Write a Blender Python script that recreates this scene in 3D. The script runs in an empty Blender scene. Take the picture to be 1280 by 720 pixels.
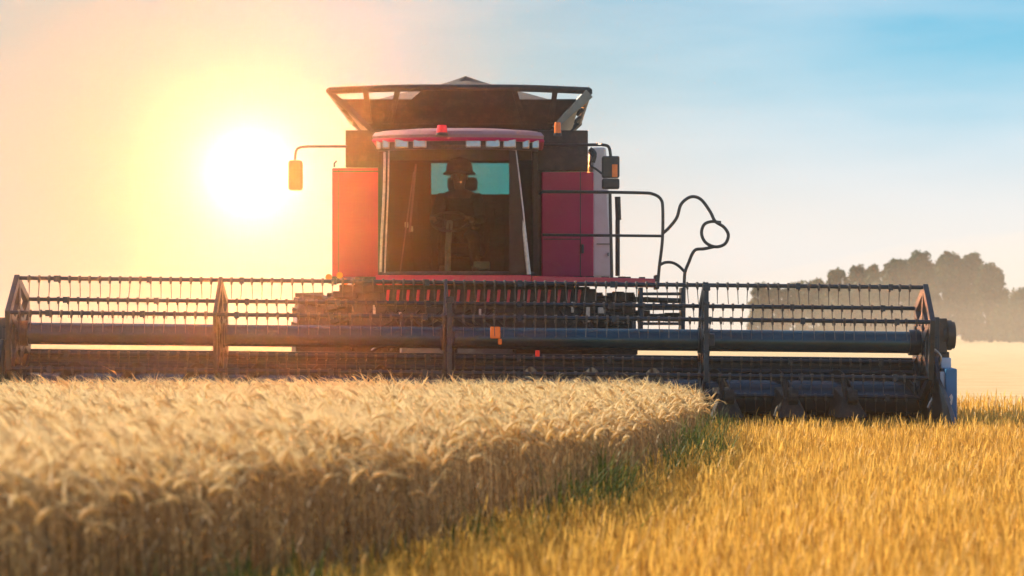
import bpy, math, random
import numpy as np
from mathutils import Vector, Matrix

random.seed(7)
rng = np.random.default_rng(11)
R = math.radians
PI = math.pi
scene = bpy.context.scene
C = scene.collection

# ------------------------------------------------------------------ camera
F = 3150.0          # focal length in photo pixels (1280 wide)
HZ = 418.0          # horizon row
CH = 1.08           # camera height
cam_d = bpy.data.cameras.new('camera')
cam = bpy.data.objects.new('camera', cam_d)
C.objects.link(cam)
cam.location = (0, 0, CH)
cam.rotation_euler = (PI / 2, 0, 0)
cam_d.sensor_width = 36
cam_d.lens = F / 1280 * 36
cam_d.shift_y = (HZ - 360) / 1280
cam_d.clip_end = 6000
cam_d.dof.use_dof = True
cam_d.dof.focus_distance = 25.5
cam_d.dof.aperture_fstop = 3.6
scene.camera = cam


def P(px, py, Y):
    """a point of the place at real depth Y metres, read off the photograph's column and row"""
    return Vector(((px - 640) * Y / F, Y, CH + (HZ - py) * Y / F))


# ------------------------------------------------------------------ materials
def mat(name, col, rough=0.5, metal=0.0, var=0.12, scale=6.0, bump=0.0, bscale=40.0, dirt=None, dirt_amt=0.0,
        coat=0.0, trans=0.0, emis=None, estr=0.0, spec=0.5):
    m = bpy.data.materials.new(name)
    m.use_nodes = True
    nt = m.node_tree
    N, L = nt.nodes, nt.links
    b = N['Principled BSDF']
    tc = N.new('ShaderNodeTexCoord')
    no = N.new('ShaderNodeTexNoise')
    no.inputs['Scale'].default_value = scale
    no.inputs['Detail'].default_value = 6
    L.new(tc.outputs['Object'], no.inputs['Vector'])
    cr = N.new('ShaderNodeValToRGB')
    e = cr.color_ramp.elements
    lo = [max(0, c * (1 - var)) for c in col]
    hi = [min(1, c * (1 + var)) for c in col]
    e[0].position = .3; e[0].color = (*lo, 1)
    e[1].position = .7; e[1].color = (*hi, 1)
    L.new(no.outputs['Fac'], cr.inputs['Fac'])
    out = cr.outputs['Color']
    if dirt:
        n2 = N.new('ShaderNodeTexNoise')
        n2.inputs['Scale'].default_value = scale * 2.7
        n2.inputs['Detail'].default_value = 9
        n2.inputs['Roughness'].default_value = .7
        L.new(tc.outputs['Object'], n2.inputs['Vector'])
        r2 = N.new('ShaderNodeValToRGB')
        r2.color_ramp.elements[0].position = .48
        r2.color_ramp.elements[0].color = (0, 0, 0, 1)
        r2.color_ramp.elements[1].position = .75
        r2.color_ramp.elements[1].color = (dirt_amt,) * 3 + (1,)
        L.new(n2.outputs['Fac'], r2.inputs['Fac'])
        mx = N.new('ShaderNodeMix'); mx.data_type = 'RGBA'
        L.new(r2.outputs['Color'], mx.inputs['Factor'])
        L.new(out, mx.inputs[6])
        mx.inputs[7].default_value = (*dirt, 1)
        out = mx.outputs[2]
    L.new(out, b.inputs['Base Color'])
    b.inputs['Roughness'].default_value = rough
    b.inputs['Metallic'].default_value = metal
    b.inputs['Coat Weight'].default_value = coat
    b.inputs['Specular IOR Level'].default_value = spec
    if bump:
        n3 = N.new('ShaderNodeTexNoise')
        n3.inputs['Scale'].default_value = bscale
        L.new(tc.outputs['Object'], n3.inputs['Vector'])
        bp = N.new('ShaderNodeBump')
        bp.inputs['Strength'].default_value = bump
        bp.inputs['Distance'].default_value = .02
        L.new(n3.outputs['Fac'], bp.inputs['Height'])
        L.new(bp.outputs['Normal'], b.inputs['Normal'])
    if emis:
        b.inputs['Emission Color'].default_value = (*emis, 1)
        b.inputs['Emission Strength'].default_value = estr
    return m


def straw_mat(name, c0, c1, trans=.35, rough=.55):
    """plant material: colour by the per-plant attribute 'tone', part of the light passes through"""
    m = bpy.data.materials.new(name)
    m.use_nodes = True
    nt = m.node_tree
    N, L = nt.nodes, nt.links
    b = N['Principled BSDF']
    at = N.new('ShaderNodeAttribute'); at.attribute_name = 'tone'
    cr = N.new('ShaderNodeValToRGB')
    cr.color_ramp.elements[0].color = (*c0, 1)
    cr.color_ramp.elements[1].color = (*c1, 1)
    L.new(at.outputs['Fac'], cr.inputs['Fac'])
    L.new(cr.outputs['Color'], b.inputs['Base Color'])
    b.inputs['Roughness'].default_value = rough
    b.inputs['Specular IOR Level'].default_value = .35
    t = N.new('ShaderNodeBsdfTranslucent')
    L.new(cr.outputs['Color'], t.inputs['Color'])
    mx = N.new('ShaderNodeMixShader')
    mx.inputs[0].default_value = trans
    L.new(b.outputs[0], mx.inputs[1]); L.new(t.outputs[0], mx.inputs[2])
    L.new(mx.outputs[0], N['Material Output'].inputs['Surface'])
    return m


def glass_mat(name, tint, gloss=.12):
    m = bpy.data.materials.new(name)
    m.use_nodes = True
    nt = m.node_tree
    N, L = nt.nodes, nt.links
    N.remove(N['Principled BSDF'])
    tr = N.new('ShaderNodeBsdfTransparent'); tr.inputs[0].default_value = (*tint, 1)
    gl = N.new('ShaderNodeBsdfGlossy'); gl.inputs['Roughness'].default_value = .04
    gl.inputs[0].default_value = (.8, .85, .9, 1)
    lw = N.new('ShaderNodeLayerWeight'); lw.inputs[0].default_value = gloss
    mx = N.new('ShaderNodeMixShader')
    L.new(lw.outputs['Fresnel'], mx.inputs[0])
    L.new(tr.outputs[0], mx.inputs[1]); L.new(gl.outputs[0], mx.inputs[2])
    L.new(mx.outputs[0], N['Material Output'].inputs['Surface'])
    return m


DUST = (.42, .30, .17)
M = dict(
    red=mat('red_paint', (.46, .002, .085), .42, 0, .08, 3, .05, 8, (.3, .10, .09), .12, spec=.35),
    redfront=mat('red_beam_paint', (.56, .004, .045), .3, 0, .12, 3, 0, 8, DUST, .22, coat=.3),
    dark=mat('charcoal_plastic', (.022, .024, .026), .5, 0, .3, 4, .1, 30, DUST, .12),
    hop=mat('tank_sheet', (.013, .012, .013), .48, .2, .3, 3, .1, 12, DUST, .15),
    steel=mat('header_paint', (.009, .028, .052), .3, .55, .25, 5, .06, 25, DUST, .10),
    tube=mat('reel_tube_paint', (.014, .060, .10), .26, .6, .2, 2, .04, 12, DUST, .08),
    tine=mat('tine_steel', (.07, .062, .055), .45, .5, .3, 12),
    rust=mat('worn_steel', (.035, .032, .03), .55, .5, .5, 18, .2, 60),
    black=mat('black_rubber', (.012, .012, .012), .7, 0, .3, 10, .3, 60, DUST, .12),
    rail=mat('rail_paint', (.03, .028, .028), .4, .2, .3, 20),
    white=mat('white_panel', (.72, .70, .70), .4, 0, .05, 4, 0, 8, DUST, .18),
    roof=mat('cab_roof_paint', (.52, .20, .22), .4, 0, .1, 4, 0, 8, DUST, .2),
    rooftop=mat('cab_roof_top', (.32, .17, .19), .45, 0, .1, 4, 0, 8, DUST, .2),
    lens=mat('clear_lamp_lens', (.36, .47, .55), .2, .4, .08, 30),
    silver=mat('bright_metal', (.40, .37, .34), .3, .7, .25, 30),
    interior=mat('cab_interior', (.018, .015, .012), .8, 0, .3, 8),
    seat=mat('seat_fabric', (.03, .027, .022), .9, 0, .3, 30),
    grey=mat('console_grey', (.16, .19, .17), .6, 0, .15, 10),
    blue=mat('blue_panel_paint', (.008, .16, .37), .45, 0, .1, 5, 0, 8, (.1, .2, .4), .2, spec=.3),
    paleblue=mat('pale_blue_edge', (.35, .5, .68), .35, 0, .1, 10),
    amber=mat('amber_lens', (.75, .17, .015), .25, 0, .1, 20, emis=(1, .25, .02), estr=.04),
    redlens=mat('red_lens', (.8, .02, .02), .25, 0, .1, 20, emis=(1, .05, .03), estr=.12),
    grain=mat('heap_in_tank', (.10, .085, .07), .9, 0, .3, 20, .5, 60),
    skin=mat('skin', (.16, .085, .05), .6, 0, .1, 20),
    shirt=mat('work_shirt', (.022, .026, .026), .9, 0, .2, 20),
    hat=mat('hat_cloth', (.022, .018, .013), .9, 0, .2, 20),
    glass=glass_mat('tinted_windscreen', (.33, .50, .44), .10),
    rglass=glass_mat('tinted_rear_glass', (.26, .74, .82), .08),
    sglass=glass_mat('dark_side_glass', (.10, .14, .13), .1),
    mirror=mat('mirror_glass', (.7, .7, .7), .05, 1, .02, 5),
    bark=mat('bark', (.05, .038, .028), .9, 0, .3, 3, .4, 8),
)


# ------------------------------------------------------------------ mesh builder
class MB:
    def __init__(s):
        s.v = []; s.f = []

    def add(s, vs, fs):
        o = len(s.v)
        s.v += [tuple(v) for v in vs]
        s.f += [tuple(i + o for i in f) for f in fs]
        return s

    def box(s, x0, x1, y0, y1, z0, z1):
        v = [(x0, y0, z0), (x1, y0, z0), (x1, y1, z0), (x0, y1, z0), (x0, y0, z1), (x1, y0, z1), (x1, y1, z1), (x0, y1, z1)]
        return s.add(v, [(0, 3, 2, 1), (4, 5, 6, 7), (0, 1, 5, 4), (1, 2, 6, 5), (2, 3, 7, 6), (3, 0, 4, 7)])

    def hexa(s, v):
        return s.add(v, [(0, 3, 2, 1), (4, 5, 6, 7), (0, 1, 5, 4), (1, 2, 6, 5), (2, 3, 7, 6), (3, 0, 4, 7)])

    def tube(s, pts, r, n=8, closed=False, r1=None):
        pts = [Vector(p) for p in pts]
        K = len(pts)
        rings = []
        up = None
        for i, p in enumerate(pts):
            if closed:
                d = pts[(i + 1) % K] - pts[i - 1]
            else:
                d = pts[min(i + 1, K - 1)] - pts[max(i - 1, 0)]
            d.normalize()
            if up is None:
                up = Vector((0, 0, 1)) if abs(d.z) < .9 else Vector((1, 0, 0))
            a = d.cross(up).normalized()
            b = a.cross(d).normalized()
            up = b
            rr = r if r1 is None else r + (r1 - r) * i / (K - 1)
            rings.append([p + a * math.cos(2 * PI * k / n) * rr + b * math.sin(2 * PI * k / n) * rr for k in range(n)])
        vs = [v for q in rings for v in q]
        fs = []
        for i in range(K if closed else K - 1):
            j = (i + 1) % K
            for k in range(n):
                fs.append((i * n + k, i * n + (k + 1) % n, j * n + (k + 1) % n, j * n + k))
        if not closed:
            fs.append(tuple(range(n))[::-1]); fs.append(tuple((K - 1) * n + k for k in range(n)))
        return s.add(vs, fs)

    def prism(s, poly, axis, a0, a1):
        """poly of 2D points extruded along axis x|y|z"""
        def mk(p, a):
            return {'x': (a, p[0], p[1]), 'y': (p[0], a, p[1]), 'z': (p[0], p[1], a)}[axis]
        n = len(poly)
        vs = [mk(p, a0) for p in poly] + [mk(p, a1) for p in poly]
        fs = [tuple(range(n)), tuple(range(n, 2 * n))[::-1]] + [(i, i + n, (i + 1) % n + n, (i + 1) % n) for i in range(n)]
        return s.add(vs, fs)

    def disc(s, c, axis, r, w, n=24, r2=None):
        """solid cylinder centred at c along axis"""
        c = Vector(c); d = {'x': Vector((1, 0, 0)), 'y': Vector((0, 1, 0)), 'z': Vector((0, 0, 1))}[axis]
        return s.tube([c - d * w / 2, c + d * w / 2], r, n, r1=r2)

    def ring(s, c, axis, ro, ri, w, n=28):
        c = Vector(c)
        ax = {'x': 0, 'y': 1, 'z': 2}[axis]
        o = [i for i in range(3) if i != ax]
        vs = []
        for (rr, dd) in ((ro, -w / 2), (ro, w / 2), (ri, w / 2), (ri, -w / 2)):
            for k in range(n):
                q = [0, 0, 0]; q[ax] = c[ax] + dd
                q[o[0]] = c[o[0]] + rr * math.cos(2 * PI * k / n); q[o[1]] = c[o[1]] + rr * math.sin(2 * PI * k / n)
                vs.append(q)
        fs = []
        for j in range(4):
            for k in range(n):
                fs.append((j * n + k, j * n + (k + 1) % n, ((j + 1) % 4) * n + (k + 1) % n, ((j + 1) % 4) * n + k))
        return s.add(vs, fs)

    def build(s, name, m, parent=None, bevel=0, smooth=False, xf=None, label=None):
        me = bpy.data.meshes.new(name)
        vs = s.v if xf is None else [xf(v) for v in s.v]
        me.from_pydata(vs, [], s.f)
        me.materials.append(m)
        me.validate()
        import bmesh
        bm = bmesh.new(); bm.from_mesh(me)
        bmesh.ops.recalc_face_normals(bm, faces=bm.faces)
        bm.to_mesh(me); bm.free()
        o = bpy.data.objects.new(name, me)
        C.objects.link(o)
        if parent is not None:
            o.parent = parent
            if parent.type == 'EMPTY':
                o.location = -parent.location
        if bevel:
            b = o.modifiers.new('bevel', 'BEVEL'); b.width = bevel; b.segments = 2; b.limit_method = 'ANGLE'; b.angle_limit = R(40)
            b.harden_normals = False
        if smooth:
            me.shade_smooth()
            me.set_sharp_from_angle(angle=R(38))
        if label: o['label'] = label
        return o


def empty(name, loc, label, cat, group=None):
    o = bpy.data.objects.new(name, None); C.objects.link(o)
    o.location = loc; o.empty_display_size = .3
    o['label'] = label; o['category'] = cat
    if group: o['group'] = group
    return o


def arc_pts(ctrl, n=8):
    """Catmull-Rom through the control points"""
    c = [Vector(p) for p in ctrl]
    c = [c[0] * 2 - c[1]] + c + [c[-1] * 2 - c[-2]]
    out = []
    for i in range(1, len(c) - 2):
        p0, p1, p2, p3 = c[i - 1:i + 3]
        for k in range(n):
            t = k / n
            out.append(.5 * ((2 * p1) + (p2 - p0) * t + (2 * p0 - 5 * p1 + 4 * p2 - p3) * t * t + (3 * p1 - p0 - 3 * p2 + p3) * t ** 3))
    out.append(c[-2])
    return out


# ================================================================== COMBINE HARVESTER
combine = empty('combine_harvester', (-.6, 28.5, 0),
                'red combine harvester with flared grey grain tank and wide dark reel header', 'combine harvester')
TX, TS = -.4, .0104


def tilt(v):
    return (v[0] + (v[2] - 1.05) * TS, v[1], v[2] - (v[0] - TX) * TS)


# ---- reel
YR, ZR, RR = 25.1, 1.045, .554
XL, XR_ = -4.90, 4.08
m = MB(); m.tube([(XL, YR, ZR), (XR_, YR, ZR)], .108, 24)
reel = m.build('reel', M['tube'], combine, smooth=True, xf=tilt)
for i in range(12):
    pass
for x in (-4.86, -2.9, -.66, 1.9, 4.0):
    m = MB(); m.ring((x, YR, ZR), 'x', .128, .10, .1, 24)
    m.build('tube_collar', M['steel'], reel, smooth=True, xf=tilt)

angs = [81.5 + 60 * k for k in range(6)]
bats = []
for a in angs:
    y = YR - RR * math.cos(R(a)); z = ZR + RR * math.sin(R(a))
    m = MB(); m.tube([(XL, y, z), (XR_, y, z)], .021, 10)
    # bearing clips along the bar
    for k in range(10):
        xx = XL + .35 + k * .92
        m.box(xx, xx + .045, y - .03, y + .03, z - .034, z + .028)
    m.build('tine_bar', M['steel'], reel, smooth=True, xf=tilt)
    bats.append((a, y, z))


def tine_mesh():
    m = MB()
    m.tube(arc_pts([(0, 0, .0), (0, .005, -.05), (0, .0, -.12), (0, -.018, -.185)], 3), .0055, 5, r1=.0035)
    m.tube([(-.012, 0, 0), (.012, 0, 0)], .031, 8)
    m.box(-.009, .009, -.03, .012, -.045, -.01)
    me = bpy.data.meshes.new('tine')
    me.from_pydata(m.v, [], m.f); me.materials.append(M['tine']); me.shade_smooth()
    return me, m


tme, tmb = tine_mesh()
rest = MB()
n_ind = 0
order = [0, 1, 5, 4, 3, 2]
for bi in (0, 5, 1, 4, 2, 3):
    a, y, z = bats[bi]
    step = .1005
    nn = int((XR_ - XL - .16) / step)
    for k in range(nn + 1):
        x = XL + .1 + k * step
        t = tilt((x, y, z))
        lean = random.uniform(-.07, .07)
        if bi == 0 or (bi == 5 and n_ind < 100):
            o = bpy.data.objects.new('tine', tme); C.objects.link(o)
            o.parent = reel; o.location = t
            o.rotation_euler = (random.uniform(-.1, .1), lean, 0)
            n_ind += 1
        else:
            rot = Matrix.Rotation(lean, 3, 'Y') @ Matrix.Rotation(random.uniform(-.1, .1), 3, 'X')
            rest.add([Vector(t) + rot @ Vector(v) for v in tmb.v], tmb.f)
o = rest.build('tine', M['tine'], reel, smooth=True); o['kind'] = 'stuff'


def spider(x, w=.03):
    """reel spider: hexagonal plate with punched holes, arms to each bar"""
    import bmesh
    pts = [(YR - (RR + .035) * math.cos(R(a)), ZR + (RR + .035) * math.sin(R(a))) for a in angs]
    m = MB()
    # rim of the hexagon, spokes and lightened web
    for i in range(6):
        p, q = pts[i], pts[(i + 1) % 6]
        c = (YR, ZR)
        ip = (c[0] + (p[0] - c[0]) * .84, c[1] + (p[1] - c[1]) * .84)
        iq = (c[0] + (q[0] - c[0]) * .84, c[1] + (q[1] - c[1]) * .84)
        m.prism([p, q, iq, ip], 'x', x - w / 2, x + w / 2)
        # spoke
        d = Vector((p[0] - c[0], p[1] - c[1])).normalized(); n_ = Vector((-d.y, d.x))
        a0 = Vector(c) + d * .09; a1 = Vector(c) + d * RR * .9
        m.prism([tuple(a0 + n_ * .055), tuple(a1 + n_ * .03), tuple(a1 - n_ * .03), tuple(a0 - n_ * .055)], 'x', x - w / 2 - .004, x + w / 2 + .004)
        # half way chord
        hp = (c[0] + (p[0] - c[0]) * .56, c[1] + (p[1] - c[1]) * .56); hq = (c[0] + (q[0] - c[0]) * .56, c[1] + (q[1] - c[1]) * .56)
        hp2 = (c[0] + (p[0] - c[0]) * .44, c[1] + (p[1] - c[1]) * .44); hq2 = (c[0] + (q[0] - c[0]) * .44, c[1] + (q[1] - c[1]) * .44)
        m.prism([hp, hq, hq2, hp2], 'x', x - w / 2 + .003, x + w / 2 - .003)
    m.disc((x, YR, ZR), 'x', .17, w + .02, 20)
    return m


for x, w in ((XL - .02, .05), (-2.9, .035), (-.66, .025), (1.9, .02), (XR_ + .02, .05)):
    spider(x, w).build('reel_spider', M['steel'], reel, xf=tilt, bevel=.003)

# reel lift arms (run back from the reel axle to the header's back beam)
for x in (XL - .12, -.60, 1.98, XR_ + .11):
    m = MB()
    m.prism([(YR - .12, ZR - .06), (YR - .12, ZR + .06), (YR + .1, ZR + .12), (26.15, ZR + .0), (26.15, ZR - .13), (YR + .1, ZR - .06)], 'x', x - .03, x + .03)
    m.box(x - .04, x + .04, 26.0, 26.1, .8, ZR)
    m.tube([(x, 25.4, ZR - .05), (x, 25.95, .55)], .022, 10)
    m.build('reel_arm', M['steel'], combine, bevel=.006, xf=tilt)
# slim posts in front of the reel
for px, y0, y1 in ((562, 372, 470), (883, 357, 478)):
    a = P(px, y0, 24.55); b = P(px - 2, y1, 24.5)
    m = MB(); m.box(a.x - .022, a.x + .022, 24.53, 24.58, b.z, a.z)
    m.box(a.x - .035, a.x + .035, 24.50, 24.60, a.z - .05, a.z + .01)
    for kz in (.3, .5, .8):
        m.box(a.x - .03, a.x + .03, 24.515, 24.535, b.z + kz * (a.z - b.z), b.z + kz * (a.z - b.z) + .03)
    m.build('reel_post', M['steel'], combine, bevel=.004)

# ---- header frame: back sheet, beams, floor, end sheets
m = MB()
m.box(-5.02, 4.18, 25.92, 25.97, .26, .80)
m.box(-5.02, 4.18, 25.86, 26.02, .78, .885)
m.box(-5.02, 4.18, 25.97, 26.12, .30, .42)
m.prism([(24.42, .205), (24.42, .225), (25.1, .18), (25.9, .27), (25.92, .25), (25.1, .155)], 'x', -5.0, 4.16)
for k in range(12):
    x = -4.9 + k * .82
    m.box(x, x + .05, 25.88, 25.92, .3, .78)
frame = m.build('header_frame', M['steel'], combine, bevel=.006, xf=tilt)
m = MB(); m.tube([(-5.0, 25.80, .73), (4.16, 25.80, .73)], .028, 10)
m.tube([(-5.0, 25.83, .83), (4.16, 25.83, .83)], .014, 8)
m.build('hydraulic_pipe', M['steel'], frame, smooth=True, xf=tilt)
for sx in (-5.05, 4.19):
    m = MB()
    m.prism([(23.85, .2), (23.75, .27), (24.25, .52), (24.75, .70), (24.95, .98), (25.25, 1.02), (25.45, .93), (26.1, .92), (26.12, .16), (24.5, .14)],
            'x', sx - .02, sx + .02)
    m.prism([(24.9, .6), (25.0, .98), (25.2, .98), (25.3, .6)], 'x', sx - .045, sx + .045)
    m.box(sx - .05, sx + .05, 25.0, 25.08, .15, 1.30 if sx > 0 else 1.2)
    m.build('end_sheet', M['steel'], frame, bevel=.006, xf=tilt)

# ---- auger
m = MB()
YA, ZA = 25.50, .475
m.tube([(-4.95, YA, ZA), (4.12, YA, ZA)], .175, 26)
auger = m.build('auger', M['tube'], combine, smooth=True, xf=tilt)
m = MB()
pitch = .62
nseg = 22
for side in (-1, 1):
    x0, x1 = (-4.95, -1.0) if side < 0 else (.1, 4.12)
    n = int((x1 - x0) / pitch * nseg)
    vs = []; fs = []
    for i in range(n + 1):
        x = x0 + (x1 - x0) * i / n
        th = side * 2 * PI * (x - x0) / pitch + .6
        for rr, dx in ((.17, -.006), (.285, -.006), (.285, .006), (.17, .006)):
            vs.append((x + dx, YA + rr * math.cos(th), ZA + rr * math.sin(th)))
    for i in range(n):
        for k in range(4):
            fs.append((i * 4 + k, i * 4 + (k + 1) % 4, (i + 1) * 4 + (k + 1) % 4, (i + 1) * 4 + k))
    m.add(vs, fs)
m.build('flighting', M['rust'], auger, smooth=True, xf=tilt)
m = MB()
for k in range(14):
    x = -1.0 + k * .085; th = k * 2.4
    m.tube([(x, YA, ZA), (x, YA + .3 * math.cos(th), ZA + .3 * math.sin(th))], .009, 6)
m.build('retracting_finger', M['tine'], auger, xf=tilt)
# dark divider brackets that stand before the auger
for px in (908, 988, 1062):
    c = P(px, 500, 24.75)
    m = MB()
    m.hexa([(c.x - .14, 24.6, c.z - .17), (c.x + .16, 24.6, c.z - .17), (c.x + .17, 25.3, c.z - .17), (c.x - .15, 25.3, c.z - .17),
            (c.x - .06, 24.72, c.z + .02), (c.x + .04, 24.72, c.z + .02), (c.x + .08, 25.25, c.z + .12), (c.x - .1, 25.25, c.z + .12)])
    m.tube([(c.x - .03, 24.75, c.z), (c.x - .05, 24.9, c.z + .22)], .03, 8)
    m.disc((c.x + .02, 24.7, c.z + .03), 'x', .075, .1, 14)
    m.build('skid_bracket', M['black'], combine, bevel=.02)

# ---- cutter bar with guards
m = MB(); m.box(-5.0, 4.16, 24.34, 24.44, .195, .23)
m.box(-5.0, 4.16, 24.30, 24.34, .20, .212)
cut = m.build('cutter_bar', M['rust'], combine, bevel=.004, xf=tilt)
gm = MB()
gm.hexa([(-.02, 0, -.018), (.02, 0, -.018), (.02, .12, -.018), (-.02, .12, -.018), (-.018, 0, .02), (.018, 0, .02), (.018, .12, .02), (-.018, .12, .02)])
gm.hexa([(-.003, -.13, -.006), (.003, -.13, -.006), (.016, 0, -.014), (-.016, 0, -.014), (-.003, -.13, .004), (.003, -.13, .004), (.016, 0, .016), (-.016, 0, .016)])
gme = bpy.data.meshes.new('knife_guard'); gme.from_pydata(gm.v, [], gm.f); gme.materials.append(M['rust'])
grest = MB()
for k in range(119):
    x = 4.12 - k * .0762
    t = tilt((x, 24.33, .215))
    if k < 60:
        o = bpy.data.objects.new('knife_guard', gme); C.objects.link(o); o.parent = cut; o.location = t
    else:
        grest.add([Vector(t) + Vector(v) for v in gm.v], gm.f)
o = grest.build('knife_guard', M['rust'], cut); o['kind'] = 'stuff'

# ---- right end gear: drive box, pulley, silver bracket, blue divider
m = MB()
a = P(1165, 398, 25.2); b = P(1181, 442, 25.2)
m.box(a.x - .01, b.x, 25.05, 25.4, b.z, a.z)
m.box(a.x + .02, b.x + .03, 25.1, 25.3, b.z - .1, b.z + .02)
drv = m.build('reel_drive_box', M['dark'], combine, bevel=.012)
m = MB(); c = P(1185.5, 419, 25.15)
m.disc(c, 'x', .150, .05, 28); m.disc(c - Vector((.045, 0, 0)), 'x', .12, .05, 28); m.disc(c + Vector((.04, 0, 0)), 'x', .135, .03, 28)
m.build('pulley', M['dark'], drv, smooth=True)
m = MB()
m.tube(arc_pts([P(1170, 440, 25.1), P(1172, 455, 25.0), P(1163, 470, 25.0), P(1168, 490, 25.0), P(1160, 510, 25.0)], 6), .016, 8)
m.tube(arc_pts([P(1158, 430, 24.9), P(1176, 446, 24.9), P(1169, 470, 24.95), P(1175, 500, 25.0)], 6), .012, 8)
m.build('hydraulic_hose', M['silver'], drv, smooth=True)
m = MB()
for px, py, s_ in ((1168, 448, .05), (1171, 468, .06), (1167, 487, .045), (1172, 505, .05)):
    c = P(px, py, 24.95); m.box(c.x - s_ * .7, c.x + s_ * .6, 24.9, 25.05, c.z - s_, c.z + s_)
m.build('drive_bracket', M['rust'], combine, bevel=.008)
m = MB(); a = P(1174, 447, 25.0); b = P(1187, 461, 25.0)
m.box(a.x, b.x, 24.9, 25.6, b.z, a.z)
m.build('silver_cover', M['paleblue'], combine, bevel=.012)
a = P(1182, 461, 24.7); b = P(1196.5, 525, 24.7)
m = MB()
m.hexa([(a.x, 24.7, b.z), (b.x, 24.7, b.z), (b.x, 26.0, b.z), (a.x, 26.0, b.z), (a.x, 24.7, a.z), (b.x, 24.7, a.z), (b.x, 26.0, a.z + .05), (a.x, 26.0, a.z + .05)])
div = m.build('end_shield', M['blue'], combine, bevel=.012)
m = MB(); m.box(a.x - .045, a.x - .002, 24.74, 25.9, b.z + .02, a.z - .03)
m.build('shield_edge', M['paleblue'], div, bevel=.006)
c = P(1188.5, 500, 24.69)
m = MB(); m.prism([(c.x - .02, c.z - .06), (c.x + .012, c.z - .045), (c.x + .022, c.z + .03), (c.x + .008, c.z + .06), (c.x - .012, c.z + .035), (c.x + .0, c.z)], 'y', 24.692, 24.697)
m.build('decal', M['white'], div)
# small lamps on the header
c = P(619.5, 417, 24.6)
m = MB(); m.box(c.x - .055, c.x + .045, 24.93, 24.99, c.z - .05, c.z + .07); m.box(c.x + .02, c.x + .06, 24.94, 24.98, c.z - .11, c.z - .05)
m.build('amber_marker', M['amber'], combine, bevel=.012)
c = P(672, 443, 25.7)
m = MB(); m.box(c.x - .022, c.x + .022, 25.70, 25.78, c.z - .04, c.z + .04)
m.build('red_marker', M['redlens'], combine, bevel=.006)

# ---- cab
ZB, ZT = P(0, 342, 27.2).z, P(0, 184, 27.2).z       # glass bottom / top
xl0, xr0 = P(478, 0, 27.2).x, P(667, 0, 27.2).x     # bottom corners
xl1, xr1 = P(481, 0, 27.2).x, P(664, 0, 27.2).x


def arcx(t):          # plan curve of the windscreen: forward bulge
    return 27.25 - .26 * (1 - (2 * t - 1) ** 2)


def wpt(t, z, off=0.):
    f = (z - ZB) / (ZT - ZB)
    xa = xl0 + (xl1 - xl0) * f; xb = xr0 + (xr1 - xr0) * f
    return Vector((xa + (xb - xa) * t, arcx(t) - off - .08 * f, z))


n = 20
m = MB(); vs = []; fs = []
for j, z in enumerate((ZB, (ZB + ZT) / 2, ZT)):
    for i in range(n + 1):
        vs.append(wpt(i / n, z))
for j in range(2):
    for i in range(n):
        fs.append((j * (n + 1) + i, j * (n + 1) + i + 1, (j + 1) * (n + 1) + i + 1, (j + 1) * (n + 1) + i))
m.add(vs, fs)
wind = m.build('windscreen', M['glass'], combine, smooth=True)
# cab shell: floor, pillars, back wall with window opening, header rail
m = MB()
xL, xR = xl0 - .02, xr0 + .02
m.box(xL, xR, 27.15, 28.72, ZB - .1, ZB - .02)
for x in (xL, xR):
    m.box(x - .03, x + .03, 27.24, 27.34, ZB - .05, ZT + .05)
    m.box(x - .03, x + .03, 28.62, 28.72, ZB - .05, ZT + .05)
m.box(xL - .03, xL + .012, 27.34, 28.62, ZB - .05, ZB + .45)
m.box(xR - .012, xR + .03, 27.34, 28.62, ZB - .05, ZB + .45)
w0 = P(539, 204, 28.7); w1 = P(638, 243, 28.7)
m.box(xL, w0.x, 28.66, 28.72, ZB, ZT + .05); m.box(w1.x, xR, 28.66, 28.72, ZB, ZT + .05)
m.box(w0.x, w1.x, 28.66, 28.72, ZB, w1.z); m.box(w0.x, w1.x, 28.66, 28.72, w0.z, ZT + .05)
cab = m.build('cab', M['interior'], combine, bevel=.008)
# windscreen surround
m = MB()
for z, r in ((ZB, .022), (ZT, .03)):
    m.tube([wpt(i / n, z, .004) for i in range(n + 1)], r, 8)
m.build('windscreen_frame', M['dark'], cab, smooth=True)
m = MB(); m.box(w0.x - .005, w1.x + .005, 28.68, 28.69, w1.z - .005, w0.z + .005)
m.build('rear_window', M['rglass'], cab)
for x in (xL, xR):
    m = MB(); m.box(x - .006, x + .006, 27.34, 28.62, ZB + .45, ZT)
    m.build('side_window', M['sglass'], cab)
# bright grab rails / wiper rails before the screen
m = MB()
m.tube(arc_pts([P(481, 190, 27.05), P(480, 240, 27.03), P(477, 300, 27.02), P(476, 340, 27.03)], 4), .014, 8)
m.build('grab_rail', M['silver'], cab, smooth=True)
m = MB()
m.tube(arc_pts([P(486, 188, 27.03), P(485, 240, 27.0), P(482.5, 300, 27.0), P(481, 341, 27.0)], 4), .009, 8)
m.build('grab_rail', M['silver'], cab, smooth=True)
m = MB()
m.tube(arc_pts([P(643, 188, 27.0), P(649, 235, 26.99), P(654, 280, 26.98), P(661, 343, 26.97)], 4), .023, 8)
m.build('grab_rail', M['silver'], cab, smooth=True)
m = MB()
m.hexa([P(634, 341, 26.98), P(660, 341, 26.98), P(660, 341, 27.01), P(634, 341, 27.01), P(634, 188, 26.93), P(642, 188, 26.93), P(642, 188, 26.96), P(634, 188, 26.96)])
m.v = [(v[0] + .02, v[1], v[2]) for v in m.v]
m.build('door_pillar', M['interior'], cab, bevel=.004)
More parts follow.
